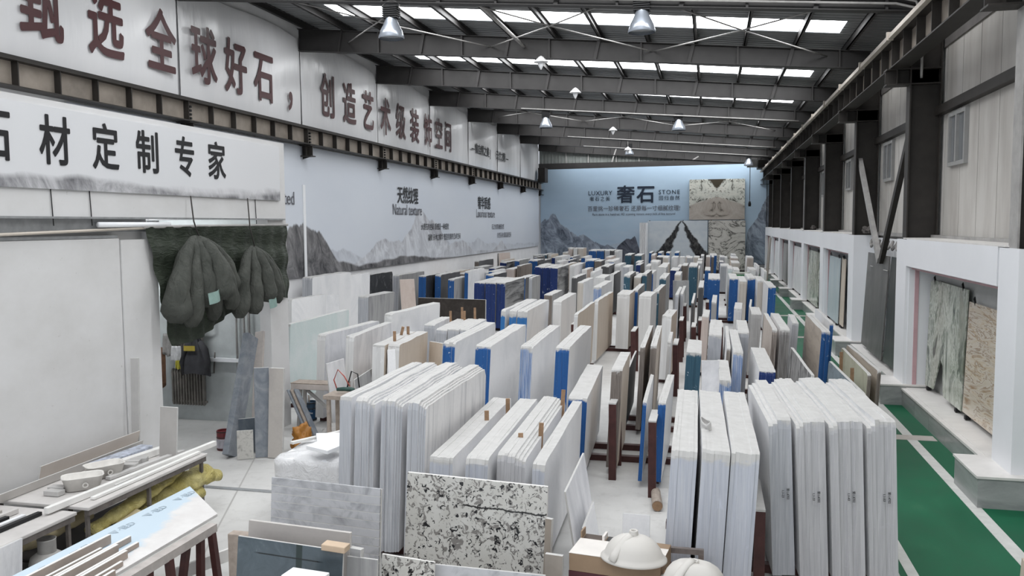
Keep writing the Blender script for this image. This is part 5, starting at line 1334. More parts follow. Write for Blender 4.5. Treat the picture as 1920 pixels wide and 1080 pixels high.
(1.889,37.775,0.0,0.09,2.9,1.61,2.0,1,'wht','white','white marble slabs with white rough ends, sixteenth from left in the eighth row','slab bundles in the eighth row',0),
(-11.406,41.35,0.0,0.22,2.9,1.61,2.0,3,'brn','dark','charcoal stone slabs with brown striped ends, first from left in the ninth row','slab bundles in the ninth row',0),
(-11.046,39.939,0.0,0.404,2.164,1.358,2.6,2,'gray','gray','grey marble slabs with grey ends, second from left in the ninth row','slab bundles in the ninth row',0),
(-10.257,39.678,0.0,0.327,2.159,1.322,2.6,2,'navy','streak','grey streaked stone slabs with navy painted ends, third from left in the ninth row','slab bundles in the ninth row',0),
(-9.413,40.012,0.0,0.397,2.488,1.282,2.0,3,'pink','pink','pale pink stone slabs with pinkish ends, fourth from left in the ninth row','slab bundles in the ninth row',0),
(-9.037,40.28,0.0,0.194,2.588,1.434,2.6,2,'brn','brown','brown stone slabs with brown striped ends, fifth from left in the ninth row','slab bundles in the ninth row',0),
(-8.011,39.858,0.0,0.342,2.493,1.324,2.0,4,'navy','dark','charcoal stone slabs with navy painted ends, sixth from left in the ninth row','slab bundles in the ninth row',0),
(-5.83,39.961,0.0,0.242,2.22,1.261,2.0,4,'wht','pink','pale pink stone slabs with white rough ends, seventh from left in the ninth row','slab bundles in the ninth row',0),
(-5.231,39.766,0.0,0.221,2.251,1.314,2.6,4,'wht','beige','beige stone slabs with white rough ends, eighth from left in the ninth row','slab bundles in the ninth row',0),
(-4.862,40.182,0.0,0.355,2.666,1.437,2.0,4,'dark','dark','charcoal stone slabs with charcoal ends, ninth from left in the ninth row','slab bundles in the ninth row',0),
(-4.439,41.67,0.0,0.28,2.8,1.41,2.0,3,'wht','white','white marble slabs with white rough ends, tenth from left in the ninth row','slab bundles in the ninth row',0),
(-3.896,39.882,0.0,0.293,2.116,1.406,2.6,3,'gry','white','white marble slabs with grey streaked ends, eleventh from left in the ninth row','slab bundles in the ninth row',0),
(-2.753,42.84,0.0,0.34,2.46,1.51,2.0,3,'wht','white','white marble slabs with white rough ends, twelfth from left in the ninth row','slab bundles in the ninth row',0),
(-2.219,39.48,0.0,0.38,1.98,1.41,2.0,4,'wht','white','white marble slabs with white rough ends, thirteenth from left in the ninth row','slab bundles in the ninth row',0),
(-1.651,39.824,0.0,0.378,2.438,1.271,2.0,4,'navy','streak','grey streaked stone slabs with navy painted ends, fourteenth from left in the ninth row','slab bundles in the ninth row',0),
(-0.756,39.956,0.0,0.412,2.626,1.372,2.6,4,'beig','beige','beige stone slabs with beige ends, fifteenth from left in the ninth row','slab bundles in the ninth row',0),
(-0.178,40.048,0.0,0.244,2.721,1.299,2.0,4,'blue','dark','charcoal stone slabs with blue painted ends, sixteenth from left in the ninth row','slab bundles in the ninth row',0),
(1.016,39.978,0.0,0.268,2.312,1.315,2.0,2,'brn','brown','brown stone slabs with brown striped ends, seventeenth from left in the ninth row','slab bundles in the ninth row',0),
(-10.601,43.316,0.0,0.351,2.356,1.437,2.0,3,'navy','streak','grey streaked stone slabs with navy painted ends, first from left in the tenth row','slab bundles in the tenth row',0),
(-10.038,44.28,0.0,0.25,2.75,1.51,2.0,3,'blue','gray','grey marble slabs with blue painted ends, second from left in the tenth row','slab bundles in the tenth row',0),
(-9.183,43.98,0.0,0.48,2.03,1.51,2.0,5,'blue','dark','charcoal stone slabs with blue painted ends, third from left in the tenth row','slab bundles in the tenth row',0),
(-8.662,43.631,0.0,0.23,2.403,1.291,2.0,2,'blue','streak','grey streaked stone slabs with blue painted ends, fourth from left in the tenth row','slab bundles in the tenth row',0),
(-8.42,43.433,0.0,0.194,2.353,1.254,2.0,4,'navy','dark','charcoal stone slabs with navy painted ends, fifth from left in the tenth row','slab bundles in the tenth row',0),
(-7.743,43.699,0.0,0.174,2.702,1.466,2.6,4,'gry','marble','grey veined marble slabs with grey streaked ends, sixth from left in the tenth row','slab bundles in the tenth row',0),
(-7.298,43.87,0.0,0.216,2.741,1.337,2.0,3,'wht','beige','beige stone slabs with white rough ends, seventh from left in the tenth row','slab bundles in the tenth row',0),
(-6.759,43.298,0.0,0.363,2.252,1.347,2.0,3,'wht','white','white marble slabs with white rough ends, eighth from left in the tenth row','slab bundles in the tenth row',0),
(-6.198,44.53,0.0,0.45,2.7,1.51,2.0,4,'blue','dark','charcoal stone slabs with blue painted ends, ninth from left in the tenth row','slab bundles in the tenth row',0),
(-5.688,43.555,0.0,0.35,1.94,1.51,2.0,4,'brn','dark','charcoal stone slabs with brown striped ends, tenth from left in the tenth row','slab bundles in the tenth row',0),
(-5.248,43.59,0.0,0.19,1.94,1.51,2.0,2,'wht','white','white marble slabs with white rough ends, eleventh from left in the tenth row','slab bundles in the tenth row',0),
(-5.008,44.09,0.0,0.25,2.9,1.51,2.0,3,'strp','white','white marble slabs with blue striped ends, twelfth from left in the tenth row','slab bundles in the tenth row',0),
(-3.594,43.341,0.0,0.222,2.49,1.351,2.0,3,'navy','dark','charcoal stone slabs with navy painted ends, thirteenth from left in the tenth row','slab bundles in the tenth row',0),
(-3.117,43.625,0.0,0.232,2.311,1.288,2.0,4,'wht','beige','beige stone slabs with white rough ends, fourteenth from left in the tenth row','slab bundles in the tenth row',0),
(-2.325,43.672,0.0,0.351,2.747,1.319,2.0,2,'beig','beige','beige stone slabs with beige ends, fifteenth from left in the tenth row','slab bundles in the tenth row',0),
(-1.561,43.298,0.0,0.176,2.418,1.264,2.0,2,'strp','white','white marble slabs with blue striped ends, sixteenth from left in the tenth row','slab bundles in the tenth row',0),
(-1.319,43.733,0.0,0.249,2.619,1.31,2.6,3,'brn','brown','brown stone slabs with brown striped ends, seventeenth from left in the tenth row','slab bundles in the tenth row',0),
(-0.615,43.338,0.0,0.252,2.13,1.44,2.6,2,'gry','white','white marble slabs with grey streaked ends, eighteenth from left in the tenth row','slab bundles in the tenth row',0),
(0.63,43.498,0.0,0.409,2.628,1.309,2.0,3,'gry','white','white marble slabs with grey streaked ends, nineteenth from left in the tenth row','slab bundles in the tenth row',0),
(1.112,43.471,0.0,0.395,2.559,1.467,2.6,2,'beig','beige','beige stone slabs with beige ends, twentieth from left in the tenth row','slab bundles in the tenth row',0),
(-11.5,46.896,0.0,0.199,2.535,1.4,2.0,3,'wht','beige','beige stone slabs with white rough ends, first from left in the eleventh row','slab bundles in the eleventh row',0),
(-11.226,46.873,0.0,0.291,2.202,1.312,2.6,2,'navy','dark','charcoal stone slabs with navy painted ends, second from left in the eleventh row','slab bundles in the eleventh row',0),
(-10.414,46.941,0.0,0.332,2.685,1.318,2.0,3,'blue','streak','grey streaked stone slabs with blue painted ends, third from left in the eleventh row','slab bundles in the eleventh row',0),
(-9.803,47.281,0.0,0.391,2.769,1.277,2.0,2,'brn','brown','brown stone slabs with brown striped ends, fourth from left in the eleventh row','slab bundles in the eleventh row',0),
(-9.365,47.022,0.0,0.324,2.644,1.375,2.0,2,'navy','dark','charcoal stone slabs with navy painted ends, fifth from left in the eleventh row','slab bundles in the eleventh row',0),
(-8.338,47.101,0.0,0.178,2.727,1.366,2.0,3,'navy','dark','charcoal stone slabs with navy painted ends, sixth from left in the eleventh row','slab bundles in the eleventh row',0),
(-8.728,49.47,0.0,0.41,2.9,1.51,2.0,3,'wht','white','white marble slabs with white rough ends, seventh from left in the eleventh row','slab bundles in the eleventh row',0),
(-7.737,46.881,0.0,0.19,2.558,1.403,2.0,4,'navy','dark','charcoal stone slabs with navy painted ends, eighth from left in the eleventh row','slab bundles in the eleventh row',0),
(-7.973,49.515,0.0,0.16,2.9,1.51,2.0,2,'blue','gray','grey marble slabs with blue painted ends, ninth from left in the eleventh row','slab bundles in the eleventh row',0),
(-7.173,48.775,0.0,0.22,2.9,1.51,2.0,2,'blue','white','white marble slabs with blue painted ends, tenth from left in the eleventh row','slab bundles in the eleventh row',0),
(-3.884,46.856,0.0,0.296,2.141,1.316,2.0,3,'gry','gray','grey marble slabs with grey streaked ends, eleventh from left in the eleventh row','slab bundles in the eleventh row',0),
(-3.056,46.683,0.0,0.361,2.123,1.362,2.0,4,'bluw','white','white marble slabs with pale bluish ends, twelfth from left in the eleventh row','slab bundles in the eleventh row',0),
(-2.533,48.775,0.0,0.3,2.38,1.51,2.0,3,'beig','white','white marble slabs with beige ends, thirteenth from left in the eleventh row','slab bundles in the eleventh row',0),
(-1.633,48.415,0.0,0.26,1.56,1.51,2.0,3,'wht','white','white marble slabs with white rough ends, fourteenth from left in the eleventh row','slab bundles in the eleventh row',0),
(-1.193,48.065,0.0,0.28,2.29,1.51,2.0,3,'gry','white','white marble slabs with grey streaked ends, fifteenth from left in the eleventh row','slab bundles in the eleventh row',0),
(-0.629,47.276,0.0,0.24,2.649,1.417,2.6,2,'teal','dark','charcoal stone slabs with dark teal ends, sixteenth from left in the eleventh row','slab bundles in the eleventh row',0),
(-0.193,49.69,0.0,0.24,2.43,1.51,2.0,3,'pink','beige','beige stone slabs with pinkish ends, seventeenth from left in the eleventh row','slab bundles in the eleventh row',0),
(0.052,49.705,0.0,0.15,2.43,1.51,2.0,2,'brn','white','white marble slabs with brown striped ends, eighteenth from left in the eleventh row','slab bundles in the eleventh row',0),
(0.511,46.675,0.0,0.212,2.221,1.341,2.0,3,'navy','dark','charcoal stone slabs with navy painted ends, nineteenth from left in the eleventh row','slab bundles in the eleventh row',0),
(0.582,49.73,0.0,0.27,2.43,1.51,2.0,3,'gry','white','white marble slabs with grey streaked ends, twentieth from left in the eleventh row','slab bundles in the eleventh row',0),
(1.202,48.205,0.0,0.39,2.29,1.51,2.0,3,'pink','beige','beige stone slabs with pinkish ends, twenty-first from left in the eleventh row','slab bundles in the eleventh row',0),
(2.077,49.02,0.0,0.34,2.36,1.51,2.0,3,'pink','white','white marble slabs with pinkish ends, twenty-second from left in the eleventh row','slab bundles in the eleventh row',0),
(-10.408,50.689,0.0,0.172,2.543,1.413,2.6,3,'navy','dark','charcoal stone slabs with navy painted ends, first from left in the twelfth row','slab bundles in the twelfth row',0),
(-7.623,50.38,0.0,0.171,2.41,1.285,2.0,4,'brn','brown','brown stone slabs with brown striped ends, second from left in the twelfth row','slab bundles in the twelfth row',0),
(-5.936,50.448,0.0,0.289,2.516,1.455,2.0,4,'pink','pink','pale pink stone slabs with pinkish ends, third from left in the twelfth row','slab bundles in the twelfth row',0),
(-5.614,50.572,0.0,0.293,2.389,1.295,2.0,2,'gry','marble','grey veined marble slabs with grey streaked ends, fourth from left in the twelfth row','slab bundles in the twelfth row',0),
(-5.008,52.995,0.0,0.39,2.83,1.51,2.0,3,'teal','dark','charcoal stone slabs with dark teal ends, fifth from left in the twelfth row','slab bundles in the twelfth row',0),
(-4.333,52.09,0.0,0.42,2.72,1.51,2.0,3,'teal','gray','grey marble slabs with dark teal ends, sixth from left in the twelfth row','slab bundles in the twelfth row',0),
(-2.952,50.168,0.0,0.349,2.227,1.476,2.6,3,'dark','dark','charcoal stone slabs with charcoal ends, seventh from left in the twelfth row','slab bundles in the twelfth row',0),
(-2.097,50.553,0.0,0.34,2.731,1.429,2.0,3,'wht','marble','grey veined marble slabs with white rough ends, eighth from left in the twelfth row','slab bundles in the twelfth row',0),
(-0.533,51.355,0.0,0.18,2.6,1.51,2.0,2,'gry','white','white marble slabs with grey streaked ends, ninth from left in the twelfth row','slab bundles in the twelfth row',0),
(-11.047,53.856,0.0,0.35,2.54,1.409,2.0,4,'gray','gray','grey marble slabs with grey ends, first from left in the last row','slab bundles in the last row',0),
(-10.471,53.937,0.0,0.302,2.761,1.478,2.0,4,'teal','dark','charcoal stone slabs with dark teal ends, second from left in the last row','slab bundles in the last row',0),
(-10.189,54.166,0.0,0.202,2.687,1.446,2.0,2,'wht','beige','beige stone slabs with white rough ends, third from left in the last row','slab bundles in the last row',0),
(-9.857,54.058,0.0,0.302,2.75,1.255,2.0,2,'navy','dark','charcoal stone slabs with navy painted ends, fourth from left in the last row','slab bundles in the last row',0),
(-9.388,55.23,0.0,0.34,2.17,1.55,2.0,3,'beig','white','white marble slabs with beige ends, fifth from left in the last row','slab bundles in the last row',0),
(-9.443,57.115,0.0,0.31,1.5,1.79,2.0,3,'brn','brown','brown stone slabs with brown striped ends, sixth from left in the last row','slab bundles in the last row',0),
(-9.074,55.02,0.0,0.273,1.36,1.79,2.0,3,'pink','beige','beige stone slabs with pinkish ends, seventh from left in the last row','slab bundles in the last row',0),
(-8.724,54.92,0.0,0.272,1.5,1.83,2.0,3,'wht','white','white marble slabs with white rough ends, eighth from left in the last row','slab bundles in the last row',0),
(-8.369,54.92,0.0,0.339,1.5,1.83,2.0,3,'beig','beige','beige stone slabs with beige ends, ninth from left in the last row','slab bundles in the last row',0),
(-7.63,54.81,0.0,0.233,2.53,1.71,2.0,2,'blue','white','white marble slabs with blue painted ends, tenth from left in the last row','slab bundles in the last row',0),
(-7.385,54.815,0.0,0.242,2.53,1.71,2.0,2,'blue','white','white marble slabs with blue painted ends, eleventh from left in the last row','slab bundles in the last row',0),
(-7.11,54.815,0.0,0.233,2.53,1.71,2.0,2,'blue','white','white marble slabs with blue painted ends, twelfth from left in the last row','slab bundles in the last row',0),
(-6.87,54.815,0.0,0.233,2.53,1.71,2.0,2,'blue','gray','grey marble slabs with blue painted ends, thirteenth from left in the last row','slab bundles in the last row',0),
(-6.54,54.815,0.0,0.33,2.52,1.71,2.0,2,'gry','gray','grey marble slabs with grey streaked ends, fourteenth from left in the last row','slab bundles in the last row',0),
(-6.235,54.82,0.0,0.204,2.52,1.71,2.0,2,'dark','dark','charcoal stone slabs with charcoal ends, fifteenth from left in the last row','slab bundles in the last row',0),
(-5.978,54.945,0.0,0.272,2.41,1.67,2.0,2,'wht','white','white marble slabs with white rough ends, sixteenth from left in the last row','slab bundles in the last row',0),
(-3.849,55.74,0.0,0.165,2.9,1.55,2.0,2,'blue','gray','grey marble slabs with blue painted ends, seventeenth from left in the last row','slab bundles in the last row',0),
(-3.576,54.013,0.0,0.22,2.498,1.456,2.0,3,'pink','pink','pale pink stone slabs with pinkish ends, eighteenth from left in the last row','slab bundles in the last row',0),
(-3.244,55.755,0.0,0.233,2.9,1.55,2.0,3,'blue','gray','grey marble slabs with blue painted ends, nineteenth from left in the last row','slab bundles in the last row',0),
(-2.734,55.375,0.0,0.233,2.12,1.55,2.0,2,'blue','white','white marble slabs with blue painted ends, twentieth from left in the last row','slab bundles in the last row',0),
(-2.179,55.78,0.0,0.262,2.9,1.55,2.0,3,'blue','gray','grey marble slabs with blue painted ends, twenty-first from left in the last row','slab bundles in the last row',0),
(-1.466,54.185,0.0,0.232,2.417,1.321,2.0,2,'beig','beige','beige stone slabs with beige ends, twenty-second from left in the last row','slab bundles in the last row',0),
(-0.919,54.085,0.0,0.362,2.173,1.305,2.6,3,'beig','beige','beige stone slabs with beige ends, twenty-third from left in the last row','slab bundles in the last row',0),
(0.102,54.031,0.0,0.41,2.728,1.458,2.0,3,'blue','dark','charcoal stone slabs with blue painted ends, twenty-fourth from left in the last row','slab bundles in the last row',0),
(0.851,53.702,0.0,0.173,2.246,1.304,2.6,3,'wht','marble','grey veined marble slabs with white rough ends, twenty-fifth from left in the last row','slab bundles in the last row',0),
(1.325,54.149,0.0,0.276,2.763,1.449,2.0,3,'gry','white','white marble slabs with grey streaked ends, twenty-sixth from left in the last row','slab bundles in the last row',0),
]
scrawl = []
for i, r_ in enumerate(BUNDLES):
    e = bundle_of_slabs(*r_, seed=1000 + i)
    if r_[-1] == -1: scrawl.append((e, r_))
# black marker notes on the ends of the four near right bundles
bpy.context.view_layer.update()
for k, (e, r_) in enumerate(scrawl):
    for j, (s_, dx) in enumerate((('第1,4702', .035), ('1,1-%d3' % (k + 2), -.01))):
        q = text('handwriting', s_, .030, (0, 0, 0), BACK, ink, None)
        q.parent = e; q.matrix_parent_inverse = Matrix(); q.matrix_basis = BACK @ Matrix.Rotation(R(-90), 4, 'Z'); q.location = (dx + .02, -r_[4] / 2 - .022, r_[5] * .52)

# rack beams on the floor under every row
for (y0, y1, x0, x1, lab) in [
(8.16,9.99,-3.91,-1.55,'dark red floor rack under slabs of the front row, set first from left'),
(8.50,9.51,-0.47,1.76,'dark red floor rack under slabs of the front row, set second from left'),
(14.48,16.85,-8.03,-7.81,'dark red floor rack under slabs of the second row, set first from left'),
(13.58,14.58,-6.81,-5.15,'dark red floor rack under slabs of the second row, set second from left'),
(13.04,15.25,-4.41,-2.17,'dark red floor rack under slabs of the second row, set third from left'),
(12.11,12.75,-2.01,0.29,'dark red floor rack under slabs of the second row, set fourth from left'),
(14.02,14.71,-1.47,2.59,'dark red floor rack under slabs of the second row, set fifth from left'),
(16.45,17.51,-6.38,-4.82,'dark red floor rack under slabs of the third row, set first from left'),
(18.15,20.53,-4.70,-3.99,'dark red floor rack under slabs of the third row, set second from left'),
(17.62,20.08,-2.97,-2.77,'dark red floor rack under slabs of the third row, set third from left'),
(18.44,19.50,-1.12,-0.80,'dark red floor rack under slabs of the third row, set fourth from left'),
(15.89,16.95,-0.91,-0.73,'dark red floor rack under slabs of the third row, set fifth from left'),
(19.50,20.56,-0.30,-0.03,'dark red floor rack under slabs of the third row, set sixth from left'),
(16.60,17.55,-0.14,2.15,'dark red floor rack under slabs of the third row, set seventh from left'),
(19.32,19.85,0.76,2.42,'dark red floor rack under slabs of the third row, set eighth from left'),
(22.92,25.27,-12.01,-11.57,'dark red floor rack under slabs of the fourth row, set first from left'),
(20.85,22.24,-11.34,-11.06,'dark red floor rack under slabs of the fourth row, set second from left'),
(22.67,24.01,-10.04,-9.59,'dark red floor rack under slabs of the fourth row, set third from left'),
(20.47,22.64,-3.93,-3.60,'dark red floor rack under slabs of the fourth row, set fourth from left'),
(22.76,23.17,-2.91,-1.48,'dark red floor rack under slabs of the fourth row, set fifth from left'),
(21.87,23.71,-0.58,0.18,'dark red floor rack under slabs of the fourth row, set sixth from left'),
(21.02,22.01,0.49,1.03,'dark red floor rack under slabs of the fourth row, set seventh from left'),
(27.61,29.46,-12.01,-11.76,'dark red floor rack under slabs of the fifth row, set first from left'),
(25.75,27.12,-12.03,-11.70,'dark red floor rack under slabs of the fifth row, set second from left'),
(26.68,28.95,-7.73,-6.51,'dark red floor rack under slabs of the fifth row, set third from left'),
(25.77,27.27,-5.18,-4.80,'dark red floor rack under slabs of the fifth row, set fourth from left'),
(27.12,27.81,-4.34,-3.21,'dark red floor rack under slabs of the fifth row, set fifth from left'),
(24.56,26.31,-2.30,-0.75,'dark red floor rack under slabs of the fifth row, set sixth from left'),
(26.45,28.91,-0.47,-0.20,'dark red floor rack under slabs of the fifth row, set seventh from left'),
(26.07,28.16,1.57,1.91,'dark red floor rack under slabs of the fifth row, set eighth from left'),
(29.95,32.41,-11.88,-11.53,'dark red floor rack under slabs of the sixth row, set first from left'),
(30.45,30.99,-10.78,-8.94,'dark red floor rack under slabs of the sixth row, set second from left'),
(29.33,30.39,-6.45,-6.21,'dark red floor rack under slabs of the sixth row, set third from left'),
(31.30,33.36,-3.25,-2.90,'dark red floor rack under slabs of the sixth row, set fourth from left'),
(29.91,32.37,-1.86,-1.51,'dark red floor rack under slabs of the sixth row, set fifth from left'),
(29.99,30.75,-0.19,1.76,'dark red floor rack under slabs of the sixth row, set sixth from left'),
(32.13,33.86,-10.90,-10.53,'dark red floor rack under slabs of the seventh row, set first from left'),
(32.20,33.95,-8.85,-8.40,'dark red floor rack under slabs of the seventh row, set second from left'),
(32.12,33.84,-7.53,-7.09,'dark red floor rack under slabs of the seventh row, set third from left'),
(31.84,33.87,-5.31,-4.98,'dark red floor rack under slabs of the seventh row, set fourth from left'),
(32.06,33.69,-4.42,-3.54,'dark red floor rack under slabs of the seventh row, set fifth from left'),
(32.20,34.35,-2.97,-2.34,'dark red floor rack under slabs of the seventh row, set sixth from left'),
(33.51,35.33,-1.49,-1.14,'dark red floor rack under slabs of the seventh row, set seventh from left'),
(35.00,37.12,0.80,1.15,'dark red floor rack under slabs of the seventh row, set eighth from left'),
(34.34,36.81,1.94,2.16,'dark red floor rack under slabs of the seventh row, set ninth from left'),
(35.71,36.98,-11.66,-9.19,'dark red floor rack under slabs of the eighth row, set first from left'),
(37.80,38.35,-7.78,-6.03,'dark red floor rack under slabs of the eighth row, set second from left'),
(35.63,37.95,-5.13,-4.84,'dark red floor rack under slabs of the eighth row, set third from left'),
(35.67,37.07,-3.47,-2.34,'dark red floor rack under slabs of the eighth row, set fourth from left'),
(35.30,37.76,-0.99,-0.53,'dark red floor rack under slabs of the eighth row, set fifth from left'),
(36.20,38.51,0.59,0.91,'dark red floor rack under slabs of the eighth row, set sixth from left'),
(36.55,37.19,1.42,1.99,'dark red floor rack under slabs of the eighth row, set seventh from left'),
(40.12,40.54,-11.58,-8.88,'dark red floor rack under slabs of the ninth row, set first from left'),
(38.83,40.89,-8.24,-7.78,'dark red floor rack under slabs of the ninth row, set second from left'),
(39.07,40.67,-6.01,-4.62,'dark red floor rack under slabs of the ninth row, set third from left'),
(40.49,42.85,-4.64,-4.24,'dark red floor rack under slabs of the ninth row, set fourth from left'),
(39.04,40.72,-4.10,-3.69,'dark red floor rack under slabs of the ninth row, set fifth from left'),
(41.83,43.85,-2.98,-2.52,'dark red floor rack under slabs of the ninth row, set sixth from left'),
(38.91,40.25,-2.47,0.00,'dark red floor rack under slabs of the ninth row, set seventh from left'),
(39.04,40.91,0.82,1.21,'dark red floor rack under slabs of the ninth row, set eighth from left'),
(43.40,44.20,-10.84,-4.82,'dark red floor rack under slabs of the tenth row, set first from left'),
(42.69,44.18,-3.76,-0.43,'dark red floor rack under slabs of the tenth row, set second from left'),
(42.41,44.53,0.37,1.37,'dark red floor rack under slabs of the tenth row, set third from left'),
(46.12,47.75,-11.66,-9.14,'dark red floor rack under slabs of the eleventh row, set first from left'),
(48.28,50.01,-8.99,-7.00,'dark red floor rack under slabs of the eleventh row, set second from left'),
(45.96,47.94,-8.49,-7.58,'dark red floor rack under slabs of the eleventh row, set third from left'),
(46.01,47.52,-4.09,-2.82,'dark red floor rack under slabs of the eleventh row, set fourth from left'),
(47.80,49.74,-2.74,-2.32,'dark red floor rack under slabs of the eleventh row, set fifth from left'),
(47.86,48.38,-1.82,-0.45,'dark red floor rack under slabs of the eleventh row, set sixth from left'),
(48.73,49.13,-0.37,2.31,'dark red floor rack under slabs of the eleventh row, set seventh from left'),
(45.79,47.57,0.35,0.68,'dark red floor rack under slabs of the eleventh row, set eighth from left'),
(49.64,51.74,-10.55,-10.26,'dark red floor rack under slabs of the twelfth row, set first from left'),
(49.40,51.37,-7.77,-7.48,'dark red floor rack under slabs of the twelfth row, set second from left'),
(49.60,51.49,-6.14,-5.41,'dark red floor rack under slabs of the twelfth row, set third from left'),
(51.80,53.23,-5.26,-4.06,'dark red floor rack under slabs of the twelfth row, set fourth from left'),
(49.41,51.06,-3.19,-1.87,'dark red floor rack under slabs of the twelfth row, set fifth from left'),
(50.27,52.43,-0.68,-0.38,'dark red floor rack under slabs of the twelfth row, set sixth from left'),
(54.56,54.91,-11.28,-5.78,'dark red floor rack under slabs of the last row, set first from left'),
(56.58,57.64,-9.66,-9.23,'dark red floor rack under slabs of the last row, set second from left'),
(54.55,54.95,-3.99,-0.68,'dark red floor rack under slabs of the last row, set third from left'),
(52.99,54.60,-0.16,1.52,'dark red floor rack under slabs of the last row, set fourth from left'),
]:
    rr = thing('floor_rack', lab, 'rack', ((x0 + x1) / 2, (y0 + y1) / 2, 0), 0, 'steel floor racks under the slab rows')
    L = (x1 - x0) / 2; D = (y1 - y0) / 2
    for yy in (-D, D):
        MB().box((-L, yy - .05, 0), (L, yy + .05, .085)).build('cross_beam', rackred, rr)
# upright dividers of the racks
dusttop = MT['dust']
for i, (x, y, h, ln_, lab) in enumerate([
(-1.28,11.18,1.050,0.7,'dark red rack divider nearest, standing before the brown ended bundle'),
(-0.70,10.55,0.980,0.6,'dark red rack divider between the two small blue ended slabs'),
(-0.68,16.95,1.050,0.8,'dark red rack divider beside the dark teal ended bundle'),
(-0.71,21.22,1.050,0.8,'dark red rack divider behind the pale twin bundle'),
(-0.24,21.30,1.050,0.8,'dark red rack divider right of the thin leaning slabs'),
(-0.75,24.97,1.050,0.8,'dark red rack divider far in the middle lane'),
(-3.25,19.97,1.050,0.8,'dark red rack divider left of the beige long slab'),
(-0.38,19.94,1.050,0.8,'dark red rack divider just left of the pinkish slab'),
(0.25,20.05,1.050,0.8,'dark red rack divider left of the striped bundle'),
(-0.09,26.27,1.050,0.8,'dark red rack divider deep in the middle lane'),
(-1.70,18.90,1.050,0.8,'dark red rack divider beside the beige topped bundle'),
(.47,7.9,.82,.9,'dark red rack divider right of the three white near bundles'),
]):
    o = thing('rack_divider', lab, 'rack divider', (x, y, .0), 0, 'dark red rack dividers')
    for yy in (0, ln_):
        MB().box((-.05, yy - .03, 0), (.05, yy + .03, h)).build('post', rackred, o)
    MB().box((-.05, -.03, h), (.05, ln_ + .03, h + .02)).build('top_bar', dusttop, o)
# wooden spacers stuck between slabs
for x, y, z, rx, ry, ln_, lab in [
(-2.530,9.250,0.71,0,0,0.62,'wood spacer between first and second long low bundle'),
(-2.470,10.030,0.71,0.1,0,0.62,'wood spacer behind the first one, same gap'),
(-1.840,8.910,0.68,0,0.05,0.62,'wood spacer between third and fourth long low bundle'),
(-1.870,10.450,0.74,-0.1,0.08,0.62,'wood spacer farther back in the gap of the third bundle'),
(-1.970,8.580,0.64,0,0,0.62,'short wood spacer between second and third low bundle'),
(-5.340,13.500,1.04,0,0,0.62,'wood spacer before the tilted orange lath'),
(-5.630,14.300,1.08,0.3,0.25,0.62,'tilted orange brown lath between the beige slabs'),
(-5.410,14.350,1.02,0,0,0.62,'wood spacer above the beige slab'),
(-5.530,17.300,1.00,0,0,0.62,'wood spacer leftmost before the dark brown slab'),
(-5.400,17.740,1.04,0,0,0.62,'wood spacer second before the dark brown slab'),
(2.220,15.240,0.03,0,0,1.22,'grey batten leaning on the pale yellow onyx slab'),
(2.210,14.010,0.03,0,0,1.15,'second grey batten on the pale yellow onyx slab'),
(-5.280,17.530,0.98,0,0,0.62,'wood spacer third before the dark brown slab'),
(-5.140,17.870,1.02,0,0,0.62,'wood spacer rightmost before the dark brown slab'),
]:
    o = MB().box((-.026, -.011, 0), (.026, .011, ln_)).build('wood_spacer', wood, loc=(x, y, z), rot=(rx, ry, .3))
    tag(o, lab, 'wood spacer', 'wood spacers between the slabs')
# handwriting on the four near right bundles
# single boards standing among the rows
for a, b_, h, tilt, th, mt, lab in [
((-8.05,22.2),(-5.98,21.85),1.45,3,0.06,'darkbrown','big dark brown granite slab standing crosswise behind the white bundles'),
((-10.61,27.39),(-10.19,27.73),1.6,9,0.03,'pink','pale pink slab tilted crosswise at the left'),
((-14.51,47.98),(-13.8,48.91),1.75,4,0.05,'pink','pink beige slab standing crosswise left of the dark brown bundle'),
((-12.18,47.55),(-11.94,49.4),1.8,4,0.05,'pink','pink beige slab standing crosswise right of the dark brown bundle'),
((-1.31,30.28),(-0.75,30.35),1.45,3,0.04,'gray','grey slab standing crosswise in the middle lane'),
((-0.12,12.81),(0.14,12.87),1.42,3,0.03,'marble','white marble slab with cut corner facing the camera'),
((-5.05,12.44),(-4.94,12.51),1.5,4,0.02,'white','small white slab leaning on the end of the beige slabs'),
((-6.09,12.38),(-6.04,12.94),1.25,6,0.02,'marble','grey white slab offcut leaning on the first veined bundle'),
((-5.43,12.0),(-5.57,13.06),1.08,6,0.02,'gray','grey slab offcut leaning low on the second veined bundle'),
((-12.36,22.86),(-11.33,23.99),1.35,4,0.03,'white','wide white slab behind the pale green onyx slab'),
((-5.17,14.84),(-4.84,14.62),1.3,4,0.05,'beige','low beige slab pair between beige slabs and blue ended bundle'),
]:
    board('stone_slab', a, b_, h, tilt, th, FACE[mt], lab, z0=.01)
